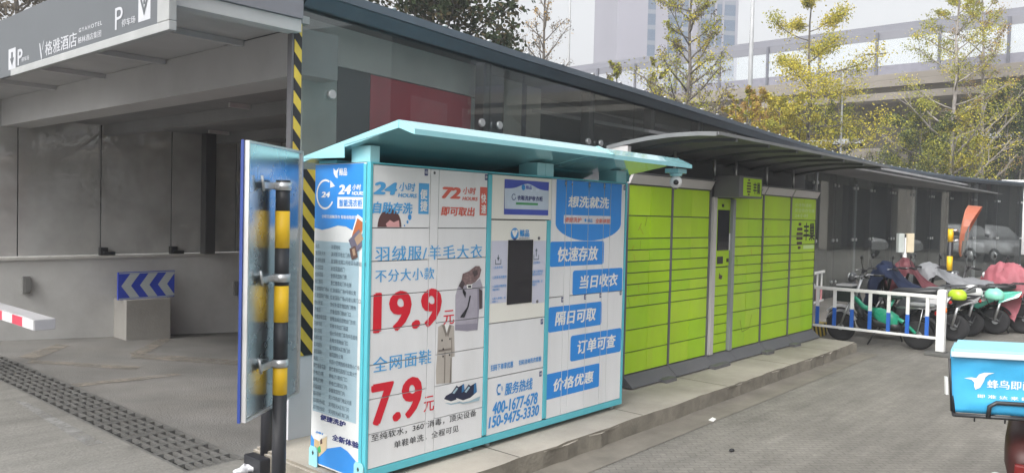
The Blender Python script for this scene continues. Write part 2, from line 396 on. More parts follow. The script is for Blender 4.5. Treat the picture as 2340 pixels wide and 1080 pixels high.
# ================================================================== SETTING
def groundmat(name, brick=True):
    m = mat(name, (.172, .162, .144) if brick else (.175, .17, .155), .85, var=.20, vscale=.7, bump=.5, bscale=55, dirt=.38, dscale=.45, dcol=(.095, .088, .076))
    n = m.node_tree; b = n.nodes['Principled BSDF']; src = b.inputs['Base Color'].links[0].from_socket
    tc = n.nodes.new('ShaderNodeTexCoord')
    sp = n.nodes.new('ShaderNodeTexNoise'); sp.inputs['Scale'].default_value = 38; sp.inputs['Detail'].default_value = 3
    n.links.new(tc.outputs['Object'], sp.inputs['Vector'])
    m1 = n.nodes.new('ShaderNodeMapRange'); m1.inputs['From Min'].default_value = .3; m1.inputs['From Max'].default_value = .7; m1.inputs['To Min'].default_value = .88; m1.inputs['To Max'].default_value = 1.13
    n.links.new(sp.outputs[0], m1.inputs['Value']); fac = m1.outputs[0]
    if brick:
        mp = n.nodes.new('ShaderNodeMapping'); mp.inputs['Rotation'].default_value = (0, 0, R(45)); n.links.new(tc.outputs['Object'], mp.inputs['Vector'])
        br = n.nodes.new('ShaderNodeTexBrick'); br.inputs['Scale'].default_value = 4.6; br.inputs['Mortar Size'].default_value = .022; br.inputs['Mortar Smooth'].default_value = .4
        br.inputs['Color1'].default_value = (1.07, 1.07, 1.07, 1); br.inputs['Color2'].default_value = (.92, .92, .92, 1); br.inputs['Mortar'].default_value = (.72, .72, .72, 1)
        n.links.new(mp.outputs[0], br.inputs['Vector'])
        ml = n.nodes.new('ShaderNodeVectorMath'); ml.operation = 'MULTIPLY'; n.links.new(br.outputs['Color'], ml.inputs[0]); n.links.new(fac, ml.inputs[1]); fac = ml.outputs[0]
    m3 = n.nodes.new('ShaderNodeMapping'); m3.inputs['Rotation'].default_value = (0, 0, R(-32)); m3.inputs['Scale'].default_value = (.5, 3.2, 1); n.links.new(tc.outputs['Object'], m3.inputs['Vector'])
    s3 = n.nodes.new('ShaderNodeTexNoise'); s3.inputs['Scale'].default_value = 1.6; s3.inputs['Detail'].default_value = 7; s3.inputs['Roughness'].default_value = .65; n.links.new(m3.outputs[0], s3.inputs['Vector'])
    r3 = n.nodes.new('ShaderNodeMapRange'); r3.inputs['From Min'].default_value = .3; r3.inputs['From Max'].default_value = .7; r3.inputs['To Min'].default_value = .80; r3.inputs['To Max'].default_value = 1.18; n.links.new(s3.outputs[0], r3.inputs['Value'])
    vo = n.nodes.new('ShaderNodeTexVoronoi'); vo.inputs['Scale'].default_value = 1.1; n.links.new(tc.outputs['Object'], vo.inputs['Vector'])
    r4 = n.nodes.new('ShaderNodeMapRange'); r4.inputs['From Min'].default_value = .02; r4.inputs['From Max'].default_value = .10; r4.inputs['To Min'].default_value = .72; r4.inputs['To Max'].default_value = 1.0; n.links.new(vo.outputs['Distance'], r4.inputs['Value'])
    m5 = n.nodes.new('ShaderNodeMath'); m5.operation = 'MULTIPLY'; n.links.new(r3.outputs[0], m5.inputs[0]); n.links.new(r4.outputs[0], m5.inputs[1])
    m6 = n.nodes.new('ShaderNodeVectorMath'); m6.operation = 'SCALE'; n.links.new(fac, m6.inputs[0]); n.links.new(m5.outputs[0], m6.inputs['Scale']); fac = m6.outputs[0]
    mm = n.nodes.new('ShaderNodeVectorMath'); mm.operation = 'MULTIPLY'; n.links.new(src, mm.inputs[0]); n.links.new(fac, mm.inputs[1])
    n.links.new(mm.outputs[0], b.inputs['Base Color'])
    return m
M_ground = groundmat('paving_ground', True)
M_fore = groundmat('forecourt_concrete', False)
M_ramp = mat('ramp_asphalt', (.17, .165, .155), .8, var=.3, vscale=1.0, bump=.9, bscale=70, dirt=.6, dscale=.7, dcol=(.21, .195, .17))

GY = [(3.12, 4.76), (5.6, 5.08), (8.3, 5.35), (10.6, 5.62), (13.3, 5.93), (17.3, 6.34), (21.7, 6.58), (25, 6.42), (27.8, 6.16), (30.3, 5.6), (32.8, 4.93), (36, 3.8)]
def gy(x):
    for (a, b), (c, d) in zip(GY, GY[1:]):
        if a <= x <= c: return b + (d-b)*(x-a)/(c-a)
    return GY[0][1] if x < GY[0][0] else GY[-1][1]
FARY = 11.3
g = MB()
gx0, gx1 = 2.43, 2.85
for x0, x1, y0, y1 in ((-120, gx0, -120, 4.9), (-120, gx0, 4.9, 10.0), (-120, gx0, 10.0, 260), (gx0, gx1, -120, 4.9), (gx0, gx1, 10.0, 260)):
    g.poly([(x0, y0, 0), (x1, y0, 0), (x1, y1, 0), (x0, y1, 0)])
xs = [gx1] + [p[0] for p in GY]
for a, b in zip(xs, xs[1:]): g.poly([(a, -120, 0), (b, -120, 0), (b, gy(b), 0), (a, gy(a) if a > gx1 else 4.76, 0)])
g.poly([(gx1, FARY+.1, 0), (36, FARY+.1, 0), (36, 260, 0), (gx1, 260, 0)])
g.poly([(36, -120, 0), (420, -120, 0), (420, 260, 0), (36, 260, 0)])
struct(g.done('ground', M_ground))
f = MB()
f.poly([(-30, 4.0, .004), (gx0, 4.0, .004), (gx0, 30, .004), (-30, 30, .004)]); f.poly([(gx0, 4.0, .004), (2.80, 4.0, .004), (2.80, 4.9, .004), (gx0, 4.9, .004)])
struct(f.done('forecourt', M_fore))
def rz_(x): return -.062*(x-2.85)
rf = MB(); rf.poly([(gx1, 4.6, 0), (gx1, FARY+.1, 0), (36, FARY+.1, rz_(36)), (36, 3.6, rz_(36))])
struct(rf.done('ramp_floor', M_ramp))
# drain channel under the grates
dc = MB(); dc.box(gx0, gx1, 4.9, 10.0, -.2, -.16); dc.box(gx0-.02, gx0, 4.9, 10, -.2, -.001); dc.box(gx1, gx1+.02, 4.9, 10, -.2, -.002)
struct(dc.done('drain_channel', M_dark))
M_iron = mat('cast_iron', (.15, .148, .14), .6, metal=.3, var=.25, dirt=.4, dcol=(.16, .14, .11))
gm = MB(); GL = .51
gm.box(0, .42, 0, .025, -.03, .004); gm.box(0, .42, GL-.03, GL-.005, -.03, .004); gm.box(0, .022, .025, GL-.03, -.03, .0035); gm.box(.398, .42, .025, GL-.03, -.03, .0035)
for i in range(1, 6): gm.box(.022+i*.0627-.011, .022+i*.0627+.011, .025, GL-.03, -.025, .002)
for j in range(1, 3): gm.box(.022, .398, .025+j*.152-.009, .025+j*.152+.009, -.022, .003)
gr0 = gm.done('drain_grate', M_iron)
tag(gr0, 'cast iron slotted drain grate in the row set across the ramp mouth', 'drain grate', 'iron drain grates across the ramp mouth')
gr0.location = (gx0, 4.9, 0)
for k in range(1, 10):
    c = gr0.copy(); COL.objects.link(c); c.location = (gx0, 4.9+k*GL, 0)
# kerb platform under the lockers
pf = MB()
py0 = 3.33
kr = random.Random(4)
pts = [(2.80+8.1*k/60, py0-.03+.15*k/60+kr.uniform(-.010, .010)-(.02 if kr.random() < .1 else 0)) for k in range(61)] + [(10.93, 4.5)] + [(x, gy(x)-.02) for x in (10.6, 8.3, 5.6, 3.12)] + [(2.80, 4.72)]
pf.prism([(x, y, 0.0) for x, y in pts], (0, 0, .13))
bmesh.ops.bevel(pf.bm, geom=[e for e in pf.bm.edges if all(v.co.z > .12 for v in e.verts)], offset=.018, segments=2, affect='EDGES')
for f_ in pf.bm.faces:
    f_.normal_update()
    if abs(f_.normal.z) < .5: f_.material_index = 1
struct(pf.done('pavement', [M_conc, mat('kerb_face_dirt_shade', (.21, .19, .155), .9, var=.3, vscale=4, bump=.6, bscale=40, dirt=.7, dscale=2.5, dcol=(.10, .085, .07))]))  # kerb sides: real dirt, with their shade put into the darker colour too
kj = MB()
for x in (3.9, 5.45, 7.0, 8.6, 9.9): kj.poly([(x, py0-.02+.15*(x-2.8)/8.1, .1315), (x+.012, py0-.02+.15*(x-2.8)/8.1, .1315), (x+.02, 3.95, .1315), (x+.008, 3.95, .1315)])
struct(kj.done('pavement_joint', mat('joint_dark', (.09, .08, .07), .95)))
ap = MB(); ap.poly([(2.6, 3.02, .004), (10.9, 3.17, .004), (10.9, 3.44, .004), (2.6, 3.30, .004)])
struct(ap.done('kerb_apron', mat('kerb_apron_mortar', (.17, .155, .13), .9, var=.25, vscale=3, dirt=.6, dscale=2, dcol=(.14, .125, .105), bump=.4)))
# faded paint on the ramp floor
M_paint = mat('worn_floor_paint', (.27, .24, .20), .85, var=.15, vscale=4, dirt=.95, dscale=2.2, dcol=(.125, .12, .11))
M_paintg = mat('worn_grey_paint', (.26, .26, .25), .85, var=.12, vscale=4, dirt=.9, dscale=2.0, dcol=(.17, .165, .155))
def wear(m):
    n = m.node_tree; b = n.nodes['Principled BSDF']; o_ = n.nodes['Material Output']
    tc = n.nodes.new('ShaderNodeTexCoord'); nz = n.nodes.new('ShaderNodeTexNoise'); nz.inputs['Scale'].default_value = 5; nz.inputs['Detail'].default_value = 10; nz.inputs['Roughness'].default_value = .75
    n.links.new(tc.outputs['Object'], nz.inputs['Vector']); mr = n.nodes.new('ShaderNodeMapRange'); mr.inputs['From Min'].default_value = .36; mr.inputs['From Max'].default_value = .58; mr.inputs['To Max'].default_value = .85; n.links.new(nz.outputs[0], mr.inputs['Value'])
    tr = n.nodes.new('ShaderNodeBsdfTransparent'); mx = n.nodes.new('ShaderNodeMixShader'); n.links.new(mr.outputs[0], mx.inputs[0]); n.links.new(tr.outputs[0], mx.inputs[1]); n.links.new(b.outputs[0], mx.inputs[2]); n.links.new(mx.outputs[0], o_.inputs['Surface'])
wear(M_paint); wear(M_paintg)
mk = MB()
def onramp(px, py, e=.006):
    d = ray(px, py); n_ = Vector((.062, 0, 1)); p0 = Vector((2.85, 0, 0)); t = (p0-CP).dot(n_)/d.dot(n_); p = CP+d*t; return (p.x, p.y, p.z+e)
for q in ([(40, 816), (78, 823), (160, 790), (130, 786)], [(70, 822), (60, 829), (310, 846), (322, 838)], [(295, 808), (325, 813), (395, 775), (370, 772)], [(300, 806), (300, 818), (560, 836), (560, 824)], [(160, 878), (175, 884), (420, 857), (400, 853)]):
    mk.poly([onramp(*p) for p in q])
struct(mk.done('floor_arrow_marking', M_paint))
mk = MB()
mk.poly([tuple(hz(*p, .008)) for p in ((30, 912), (60, 918), (238, 1010), (200, 1018))])
struct(mk.done('forecourt_marking', M_paintg))

# ------------------------------------------------------------------ far wall of the ramp, its glass and things in front of it
t = thing('ramp_wall', 'low grey painted wall on the far side of the ramp', 'wall', (2.3, FARY, 0))
b = MB(); b.box(1.0, 36, FARY, FARY+.25, -2.4, .985); b.done('wall_body', M_wall, t)
b = MB(); b.box(1.0, 36, FARY-.03, FARY+.28, .987, 1.02); b.done('wall_coping', mat('coping_paint', (.5, .49, .46), .7, dirt=.2), t)
for px, py in ((58, 650), (538, 658)):
    p = hy(px, py, FARY); b = MB(); b.box(p.x-.045, p.x+.045, FARY-.05, FARY-.003, p.z-.11, p.z+.11, .01); b.box(p.x-.02, p.x+.05, FARY-.06, FARY-.052, p.z-.09, p.z+.09); b.done('wall_lamp', mat('wall_lamp_grey', (.16, .16, .155), .5), t)
t = thing('glass_screen', 'glass panes with dust and painted haze standing on the far ramp wall', 'glass screen', (2.3, FARY+.1, 1.02))
zt = 2.62
xsn = [1.2, hy(47, 400, FARY).x, hy(238, 400, FARY).x, hy(400, 400, FARY).x, hy(548, 400, FARY).x, 7.2, 8.4, 10, 12, 14, 17, 20]
for a, b_ in zip(xsn, xsn[1:]):
    b = MB(); b.box(a+.008, b_-.008, FARY+.10, FARY+.112, 1.03, 3.0); b.done('glass_pane', M_glass2, t)
    b = MB(); b.box(b_-.012, b_+.012, FARY+.115, FARY+.15, 1.03, 3.0); b.done('mullion', M_dark, t)
for px in (240, 400):
    p = hy(px, 572, FARY); b = MB(); b.box(p.x-.05, p.x+.05, FARY+.02, FARY+.098, 1.021, 1.13, .01); b.box(p.x-.02, p.x+.14, FARY+.0, FARY+.06, 1.022, 1.07, .01); b.done('glass_clamp', M_bplast, t)
# dark posts in front of that glass
pa = hy(478, 450, FARY-.15)
b = MB(); b.box(pa.x-.08, pa.x+.08, FARY-.2, FARY-.05, 1.021, 2.9, .01)
tag(b.done('steel_post', mat('dark_post_paint', (.05, .05, .052), .5), None), 'dark square steel post on the low far wall', 'post')
# chevron sign and concrete block
p0, p1 = hy(270, 622, FARY-.3), hy(400, 678, FARY-.3)
t = thing('chevron_sign', 'blue chevron sign with three pale arrows pointing left', 'sign', (p0.x, FARY-.3, p1.z))
SX0, SX1, SZ0, SZ1 = p0.x, p1.x-.01, p1.z+.005, p0.z
b = MB(); b.box(SX0, SX1, FARY-.30, FARY-.27, SZ0, SZ1, .004); b.done('sign_board', M_signblue, t)
d = Decal(lambda u, v, e: (u, FARY-.30-e, v), lambda x, y: (hy(x, y, FARY-.3).x, hy(x, y, FARY-.3).z))
M_chev = mat('chevron_pale', (.40, .44, .45), .5, var=.06)
w_, h_ = SX1-SX0, SZ1-SZ0; cz = (SZ0+SZ1)/2
for u0, v0, u1, v1 in ((.01, .01, w_-.01, .022), (.01, h_-.022, w_-.01, h_-.01)): d.rectuv(M_chev, SX0+u0, SX0+u1, SZ0+v0, SZ0+v1)
for k in range(3):
    x = SX0+w_*(.055+.32*k); hh = h_*.43; tw = w_*.165; dx = w_*.15
    d.polyuv(M_chev, [(x, cz), (x+dx, cz+hh), (x+dx+tw, cz+hh), (x+tw, cz)]); d.polyuv(M_chev, [(x+tw, cz), (x+dx+tw, cz-hh), (x+dx, cz-hh), (x, cz)])
d.build('chevron_print', t)
b = MB(); b.box(SX0+.2, SX0+.26, FARY-.268, FARY-.2, .3, SZ1-.05); b.box(SX1-.26, SX1-.2, FARY-.268, FARY-.2, .3, SZ1-.05); b.done('sign_bracket', M_gmetal, t)
pbl, pbr = hy(288, 765, FARY-.42), hy(390, 765, FARY-.42)
b = MB(); b.box(pbl.x, pbr.x, FARY-.42, FARY-.004, rz_(pbr.x)-.05, .435, .012)
tag(b.done('concrete_block', mat('block_concrete', (.27, .26, .24), .85, var=.1, dirt=.3, bump=.3)), 'squat concrete block on the ramp floor below the chevron sign', 'concrete block')
# barrier arm at the left edge
pk = hy(78, 756, 5.6); AX, AZ = pk.x, pk.z
t = thing('barrier_gate', 'red and white striped barrier arm reaching in from the left edge', 'barrier', (AX, 9.4, 0))
b = MB(); b.box(AX, AX+.125, 5.6, 9.2, AZ, AZ+.072, .006); b.done('barrier_arm', mat('arm_grey', (.40, .40, .41), .4, dirt=.2), t)
b = MB()
for k in range(17): b.mi = k % 2; b.box(AX-.004, AX-.0005, 5.605+k*.205, 5.605+(k+1)*.205, AZ+.006, AZ+.066)
b.done('stripe_tape', [mat('tape_white', (.62, .62, .62), .4), mat('tape_red', (.55, .05, .09), .4)], t)
b = MB(); b.box(AX-.05, AX+.28, 9.2, 9.55, .006, 1.05, .02); b.done('barrier_cabinet', mat('cabinet_yellow', (.6, .36, .03), .4), t)

# ------------------------------------------------------------------ ramp canopy: roof, beams, ceiling
t = thing('ramp_canopy', 'long slate grey canopy roof over the glazed ramp behind the lockers', 'canopy', (3.1, 5.0, 0))
def strip(mb, offy0, z0, z1, back=FARY+.5, xs_=None):
    P_ = [(x, gy(x)+offy0) for x in ([GY[0][0]-.95] + [p[0] for p in GY])] if xs_ is None else [(x, gy(x)+offy0) for x in xs_]
    for (xa, ya), (xb, yb) in zip(P_, P_[1:]):
        for z, fl in ((z0, 1), (z1, 0)):
            mb.poly([(xa, ya, z), (xb, yb, z), (xb, back, z), (xa, back, z)])
        mb.poly([(xa, ya, z0), (xb, yb, z0), (xb, yb, z1), (xa, ya, z1)])
        mb.poly([(xa, back, z0), (xb, back, z0), (xb, back, z1), (xa, back, z1)])
    (xa, ya), (xb, yb) = P_[0], P_[-1]
    mb.poly([(xa, ya, z0), (xa, back, z0), (xa, back, z1), (xa, ya, z1)]); mb.poly([(xb, yb, z0), (xb, back, z0), (xb, back, z1), (xb, yb, z1)])
b = MB(); strip(b, -.16, 3.19, 3.25); b.done('roof_sheet', M_roof, t)
b = MB()
for (xa, ya), (xb, yb) in zip(GY, GY[1:]):       # eave fascia, sloping back under the sheet
    b.prism([(xa, ya-.14, 3.187), (xa, ya-.02, 3.187), (xa, ya-.02, 3.115), (xa, ya-.06, 3.115)], (xb-xa, yb-ya, 0))
b.done('eave_fascia', mat('eave_slate', (.07, .095, .125), .5, var=.15, dirt=.25, dcol=(.16, .16, .16)), t)
x = 3.3
while x < 33:
    y = gy(x)-.15; b = MB(); b.ball((x, y, 3.258), .022, (1.3, 1.1, .6), 8, 6); b.done('roof_bolt', M_steel, t); x += .62
b = MB(); b.box(2.2, 36, 5.9, FARY+.4, 3.0, 3.05); b.box(2.2, 3.19, 4.73, 5.899, 3.0, 3.05); b.done('soffit', M_soffit, t)
b = MB(); b.box(3.2, 3.52, 4.85, FARY+.3, 2.67, 2.998, .004); b.done('cross_beam', M_beam, t)
b = MB(); b.box(3.53, 36, 5.4, FARY+.3, 2.80, 2.84); b.done('ceiling_panel', M_ceil, t)
for k in range(10):
    b = MB(); x = 4.4+k*1.5; b.box(x, x+.16, max(gy(x)+.2, 5.41), FARY+.05, 2.66, 2.798); b.done('ceiling_rib', M_ceil, t)
b = MB(); b.box(2.16, 3.04, 4.60, 4.72, 2.90, 2.985, .004); b.done('edge_beam', M_beam, t)
b = MB(); b.box(2.16, 3.04, 4.58, 4.72, 2.987, 3.188, .003); b.done('roof_fascia', mat('fascia_lilac_grey', (.19, .19, .215), .5, var=.06), t)
for px, py, w in ((560, 240, .35), (555, 313, .5), (590, 320, .3), (500, 300, .3)):
    p = hz(px, py, 2.79); b = MB(); b.box(p.x-w/2, p.x+w/2, p.y-.02, p.y+.02, 2.75, 2.795); b.done('ceiling_fitting', M_silver, t)
for y in (5.6, 6.9, 8.2, 9.5):
    b = MB(); b.box(2.25, 3.19, y, y+.05, 2.955, 2.998); b.done('soffit_batten', M_beam, t)
# ------------------------------------------------------------------ hotel sign box above the ramp mouth
SXP = 2.11
sl0, sr0 = hx(25, 178, SXP), hx(385, 60, SXP)
SZB, SZT = 2.735, 3.235
t = thing('car_park_sign', 'long dark sign box with white frame, P arrows and white Chinese hotel lettering', 'sign', (SXP, sl0.y, SZB))
b = MB(); b.box(SXP+.03, SXP+.06, 4.70, 7.7, SZB+.02, SZT, .0); b.done('sign_face', mat('sign_face_slate', (.10, .11, .12), .45, var=.08), t)
b = MB(); b.box(SXP, SXP+.045, 4.53, 7.3, SZB, SZB+.055, .006); b.box(SXP-.002, SXP+.045, 4.53, 4.68, SZB+.056, SZT+.02, .006); b.done('sign_frame', mat('sign_frame_white', (.34, .35, .35), .5, dirt=.1), t)
d = Decal(lambda u, v, e: (SXP+.03-e, -u, v), lambda x, y: (-hx(x, y, SXP+.03).y, hx(x, y, SXP+.03).z))
M_sgt = mat('sign_letter_white', (.46, .47, .50), .5)
d.text(M_sgt, 'P', (264, 20), (281, 64), bold=.0); d.text(M_sgt, '停车场', (279, 46), (310, 53))
d.rect(M_sgt, (317, -16), (344, 43)); M_sgd = mat('sign_arrow_slate', (.09, .10, .11), .5)
(u0, v1), (u1, v0) = d.hit(317, -16), d.hit(344, 43)
SLET = (d.to3d, d.hit)
um = (u0+u1)/2; hw = (u1-u0)
d.polyuv(M_sgd, [(um-.07*hw, v1-.02), (um-.07*hw, v0+.10), (um+.07*hw, v0+.10), (um+.07*hw, v1-.02)], 2)
d.polyuv(M_sgd, [(um, v0+.03), (um+.32*hw, v0+.13), (um+.32*hw, v0+.17), (um, v0+.075)], 3); d.polyuv(M_sgd, [(um, v0+.03), (um, v0+.075), (um-.32*hw, v0+.17), (um-.32*hw, v0+.13)], 3)
d.build('parking_mark', t); d = Decal(*SLET)
d.text(M_sgt, '格雅酒店', (104, 97), (176, 106), bold=.015); d.text(M_sgt, 'GYAHOTEL', (181, 66), (234, 57), spacing=1.3); d.text(M_sgt, '格林酒店集团', (179, 86), (232, 84))
ua, va = d.hit(90, 100); ub, vb = d.hit(101, 130)
d.polyuv(M_sgt, [(ua, va), (ua+.02, va), (ua+.06, vb), (ua+.045, vb-.02)]); d.polyuv(M_sgt, [(ub, va+.02), (ub-.02, va), (ua+.06, vb+.05), (ua+.075, vb+.06)])
d.build('sign_lettering', t); d = Decal(*SLET)
d.rect(M_sgt, (20, 114), (36, 156)); (u0, v1), (u1, v0) = d.hit(20, 114), d.hit(36, 156); um = (u0+u1)/2
d.polyuv(M_sgd, [(um, v0+.03), (um+.05, v0+.09), (um+.02, v0+.09), (um+.02, v1-.03), (um-.02, v1-.03), (um-.02, v0+.09), (um-.05, v0+.09)], 2)
d.text(M_sgt, 'P', (41, 114), (52, 147)); d.text(M_sgt, '停车场', (50, 132), (67, 137))
d.build('parking_mark', t)

# ------------------------------------------------------------------ striped pillar and wall end at the ramp mouth
t = thing('striped_column', 'narrow roof column wrapped in yellow and black hazard tape', 'column', (3.05, 4.68, 0))
b = MB(); b.box(3.03, 3.085, 4.66, 4.72, 2.0, 3.17); b.done('column_shaft', M_yblk, t)
b = MB(); b.box(3.012, 3.028, 4.665, 4.72, 2.0, 3.17); b.done('column_edge', M_gmetal, t)
b = MB(); b.box(3.02, 3.10, 4.66, 4.72, 3.171, 3.189); b.done('column_cap', M_silver, t)
t = thing('ramp_wall_end', 'white wall end with yellow and black hazard boards beside the laundry locker', 'wall', (3.1, 4.7, 0))
b = MB(); b.box(3.045, 3.60, 4.69, 4.84, .131, .70); b.done('wall_body', M_wwall, t)
b = MB(); b.box(3.045, 3.60, 4.685, 4.84, .702, 1.995); b.done('hazard_board', M_yblk, t)
pg = hx(694, 515, 3.3)
# ------------------------------------------------------------------ glazed ramp wall behind the lockers
t = thing('glass_wall', 'long dark glass wall of the ramp with round steel fittings', 'glass wall', (3.12, 4.76, 0))
# pane joints where the photograph shows them
joints = [3.12]
for px, py in ((1118, 200), (1355, 280)):
    best = min((abs((CP+ray(px, py)*(k/2000.0)).y - gy((CP+ray(px, py)*(k/2000.0)).x)), (CP+ray(px, py)*(k/2000.0)).x) for k in range(2000, 40000, 10) for _ in (0,)) if False else None
    d_ = ray(px, py); tt = 0.001
    while True:
        p = CP+d_*tt
        if p.y >= gy(p.x) and p.x > 3.2: break
        tt += .00001
    joints.append(p.x)
step = joints[-1]-joints[-2]
while joints[-1] + step < 34: joints.append(joints[-1]+step*.82)
for a, c in zip(joints, joints[1:]):
    n_ = 3 if c-a > 2 else 2
    for k in range(n_):
        xa, xb = a+(c-a)*k/n_, a+(c-a)*(k+1)/n_
        pass
    xs_ = [a+.006] + [q[0] for q in GY if a+.05 < q[0] < c-.05] + [c-.006]
    b = MB()
    for xa, xb in zip(xs_, xs_[1:]):
        b.prism([(xa, gy(xa), .02), (xb, gy(xb), .02), (xb, gy(xb), 3.13), (xa, gy(xa), 3.13)], (0, .012, 0))
    b.done('glass_pane', M_glass, t)
for x in joints[1:]:
    b = MB(); b.box(x-.05, x+.05, gy(x)+.03, gy(x)+.14, -.5, 3.12); b.done('glass_fin', mat('fin_dark', (.035, .04, .048), .4), t)
    for dx in (-.12, .12):
        b = MB()
        for z in (2.55, 1.3, .35): b.lathe([(.034, -.03), (.038, -.024), (.038, -.006), (.02, .0)], (x+dx, gy(x)-.004, z), (0, 1, 0), 14)
        b.done('glass_fitting', M_steel, t)
b = MB(); b.lathe([(.03, -.03), (.034, -.024), (.034, -.004)], (3.42, gy(3.42)-.004, 2.55), (0, 1, 0), 14); b.done('glass_fitting', M_steel, t)
# panels added behind that glass to stand for its reflections and dark interior
def behind(px, py, off):
    d_ = ray(px, py); tt = 0.001
    while True:
        p = CP+d_*tt
        if p.y >= gy(p.x)+off: return p
        tt += .00002
t = thing('stand_in_panels', 'panels added behind the ramp glass in place of reflections, one big and dark red', 'partition', (3.6, 5.6, 0))
OFF = .24
def panel(px0, px1, ptop, m, nm, zb=-.4):
    a, c = behind(px0, ptop(px0), OFF), behind(px1, ptop(px1), OFF)
    b = MB(); b.prism([(a.x, gy(a.x)+OFF, zb), (c.x-.004, gy(c.x)+OFF, zb), (c.x-.004, gy(c.x)+OFF, a.z*.5+c.z*.5), (a.x, gy(a.x)+OFF, a.z*.5+c.z*.5)], (0, .05, 0)); return b.done(nm, m, t)
T1_ = lambda px: 130+(px-690)*.245
T2_ = lambda px: 160+(px-1086)*.30
P_ch = mat('panel_charcoal', (.06, .064, .078), .5); P_be = mat('panel_beige', (.36, .34, .30), .6)
panel(690, 768, T1_, mat('panel_green_grey', (.52, .56, .54), .6), 'stand_in_panel')
panel(768, 846, T1_, P_ch, 'stand_in_panel')
panel(846, 1076, T1_, mat('panel_dark_red', (.62, .05, .085), .5, var=.08), 'stand_in_panel')['label'] = 'dark red panel'
panel(1076, 1086, T1_, mat('panel_pale', (.44, .45, .46), .6), 'stand_in_panel')
panel(1086, 1150, T2_, P_ch, 'stand_in_panel')
panel(1150, 1192, T2_, P_be, 'stand_in_panel')
panel(1192, 1202, T2_, P_ch, 'stand_in_panel')
panel(1202, 1236, T2_, P_be, 'stand_in_panel')
panel(1236, 1330, lambda x: 235, mat('panel_dim', (.035, .045, .05), .5, var=.3, vscale=1.0), 'stand_in_panel')
panel(1330, 1420, lambda x: 262, MATS['panel_dim'], 'stand_in_panel')
for q0, q1, mm in ((1420, 1560, 'panel_dim'), (1560, 1700, 'panel_dim'), (1700, 1945, 'panel_dim'), (1945, 1960, 'panel_pale'), (1960, 2084, 'panel_dim'), (2084, 2096, 'panel_pale'), (2096, 2214, 'panel_dim'), (2214, 2236, 'panel_pale'), (2236, 2339, 'panel_dim')):  # mostly dark panels, added so the glass wall looks dark here
    panel(q0, q1, lambda x: 330 if x < 1800 else 420, MATS[mm], 'stand_in_panel')
a, c = behind(688, 128, OFF-.02), behind(1084, 226, OFF-.02)
b = MB(); b.prism([(a.x, gy(a.x)+OFF-.02, (a.z+c.z)/2), (c.x, gy(c.x)+OFF-.02, (a.z+c.z)/2), (c.x, gy(c.x)+OFF-.02, 3.12), (a.x, gy(a.x)+OFF-.02, 3.12)], (0, .06, 0)); b.done('panel_header', mat('header_warm_grey', (.66, .62, .59), .6), t)

# ================================================================== LAUNDRY LOCKER (white and teal)
XL, XR, YF, YB, KZ = 2.861, 5.535, 3.616, 4.152, .13
ZB, ZT = .165, 2.0
lk = thing('laundry_locker', 'white laundry locker with gabled teal roof, covered in blue and red Chinese print', 'locker', (XL, YF, KZ))
FR = lambda px, py: (hy(px, py, YF).x, hy(px, py, YF).z)
b = MB(); b.box(XL+.012, XR-.012, YF+.03, YB-.01, ZB+.02, ZT-.01); b.done('cabinet_body', M_teal, lk)
b = MB(); b.box(XL+.03, XR-.03, YF+.020, YF+.028, ZB+.03, ZT-.02); b.done('gap_backing', M_dark, lk)
XA0, XA1, XB0, XB1, XC0, XC1 = 2.882, 3.846, 3.890, 4.487, 4.533, 5.508
def teal(x0, x1, z0, z1, y0=YF-.004, y1=YF+.03, bev=.003, nm='frame_member'):
    b = MB(); b.box(x0, x1, y0, y1, z0, z1, bev); return b.done(nm, M_teal, lk)
teal(XL, XA0-.002, ZB, ZT); teal(XA1+.003, XB0-.003, ZB+.06, ZT-.02); teal(XB1+.003, XC0-.003, ZB+.06, 1.68); teal(XC1+.003, XR, ZB, ZT)
teal(XA0-.0019, XC1+.0029, 1.990, ZT); teal(XA0-.0019, 3.8635, ZB, .212); teal(3.8665, XC1+.0029, ZB, .212)
DOORS = []
def door(x0, x1, z0, z1, nm='door', m=None, dy=0.0):
    b = MB(); b.box(x0+.0025, x1-.0025, YF-dy, YF+.018, z0+.0025, z1-.0025, .0015); DOORS.append((x0, x1, z0, z1)); return b.done(nm, m or M_white, lk)
RZ = [1.988, 1.621, 1.427, 1.226, 1.026, .823, .623, .419, .214]
xm0, xm1 = 3.332, 3.403
for z1, z0 in zip(RZ, RZ[1:]):
    door(XA0, xm0, z0, z1); door(xm1, XA1, z0, z1)
door(xm0, xm1, .214, 1.988, 'filler_strip')
door(XB0, XC0+.0, 1.683, 1.985, 'header_panel', M_cream)
door(XB0, XB1, .977, 1.679, 'screen_panel', M_cream); door(XB0, XB1, .605, .975); door(XB0, XB1, .214, .603)
cx = [XC0, 4.707, 4.783, 4.996, 5.203, 5.296, XC1]
for i, (a, c) in enumerate(zip(cx, cx[1:])):
    if i in (1, 4): door(a, c, .214, 1.988, 'filler_strip')
    else: door(a, c, .214, 1.111); door(a, c, 1.113, 1.988)
gaps = []
for x0, x1, z0, z1 in DOORS:
    gaps += [(x1-.0028, x1+.0028, z0, z1), (x0, x1, z1-.0028, z1+.0028)]
gaps = list(dict.fromkeys(tuple(round(v, 4) for v in g_) for g_ in gaps))
d = Decal(lambda u, v, e: (u, YF-e, v), FR)
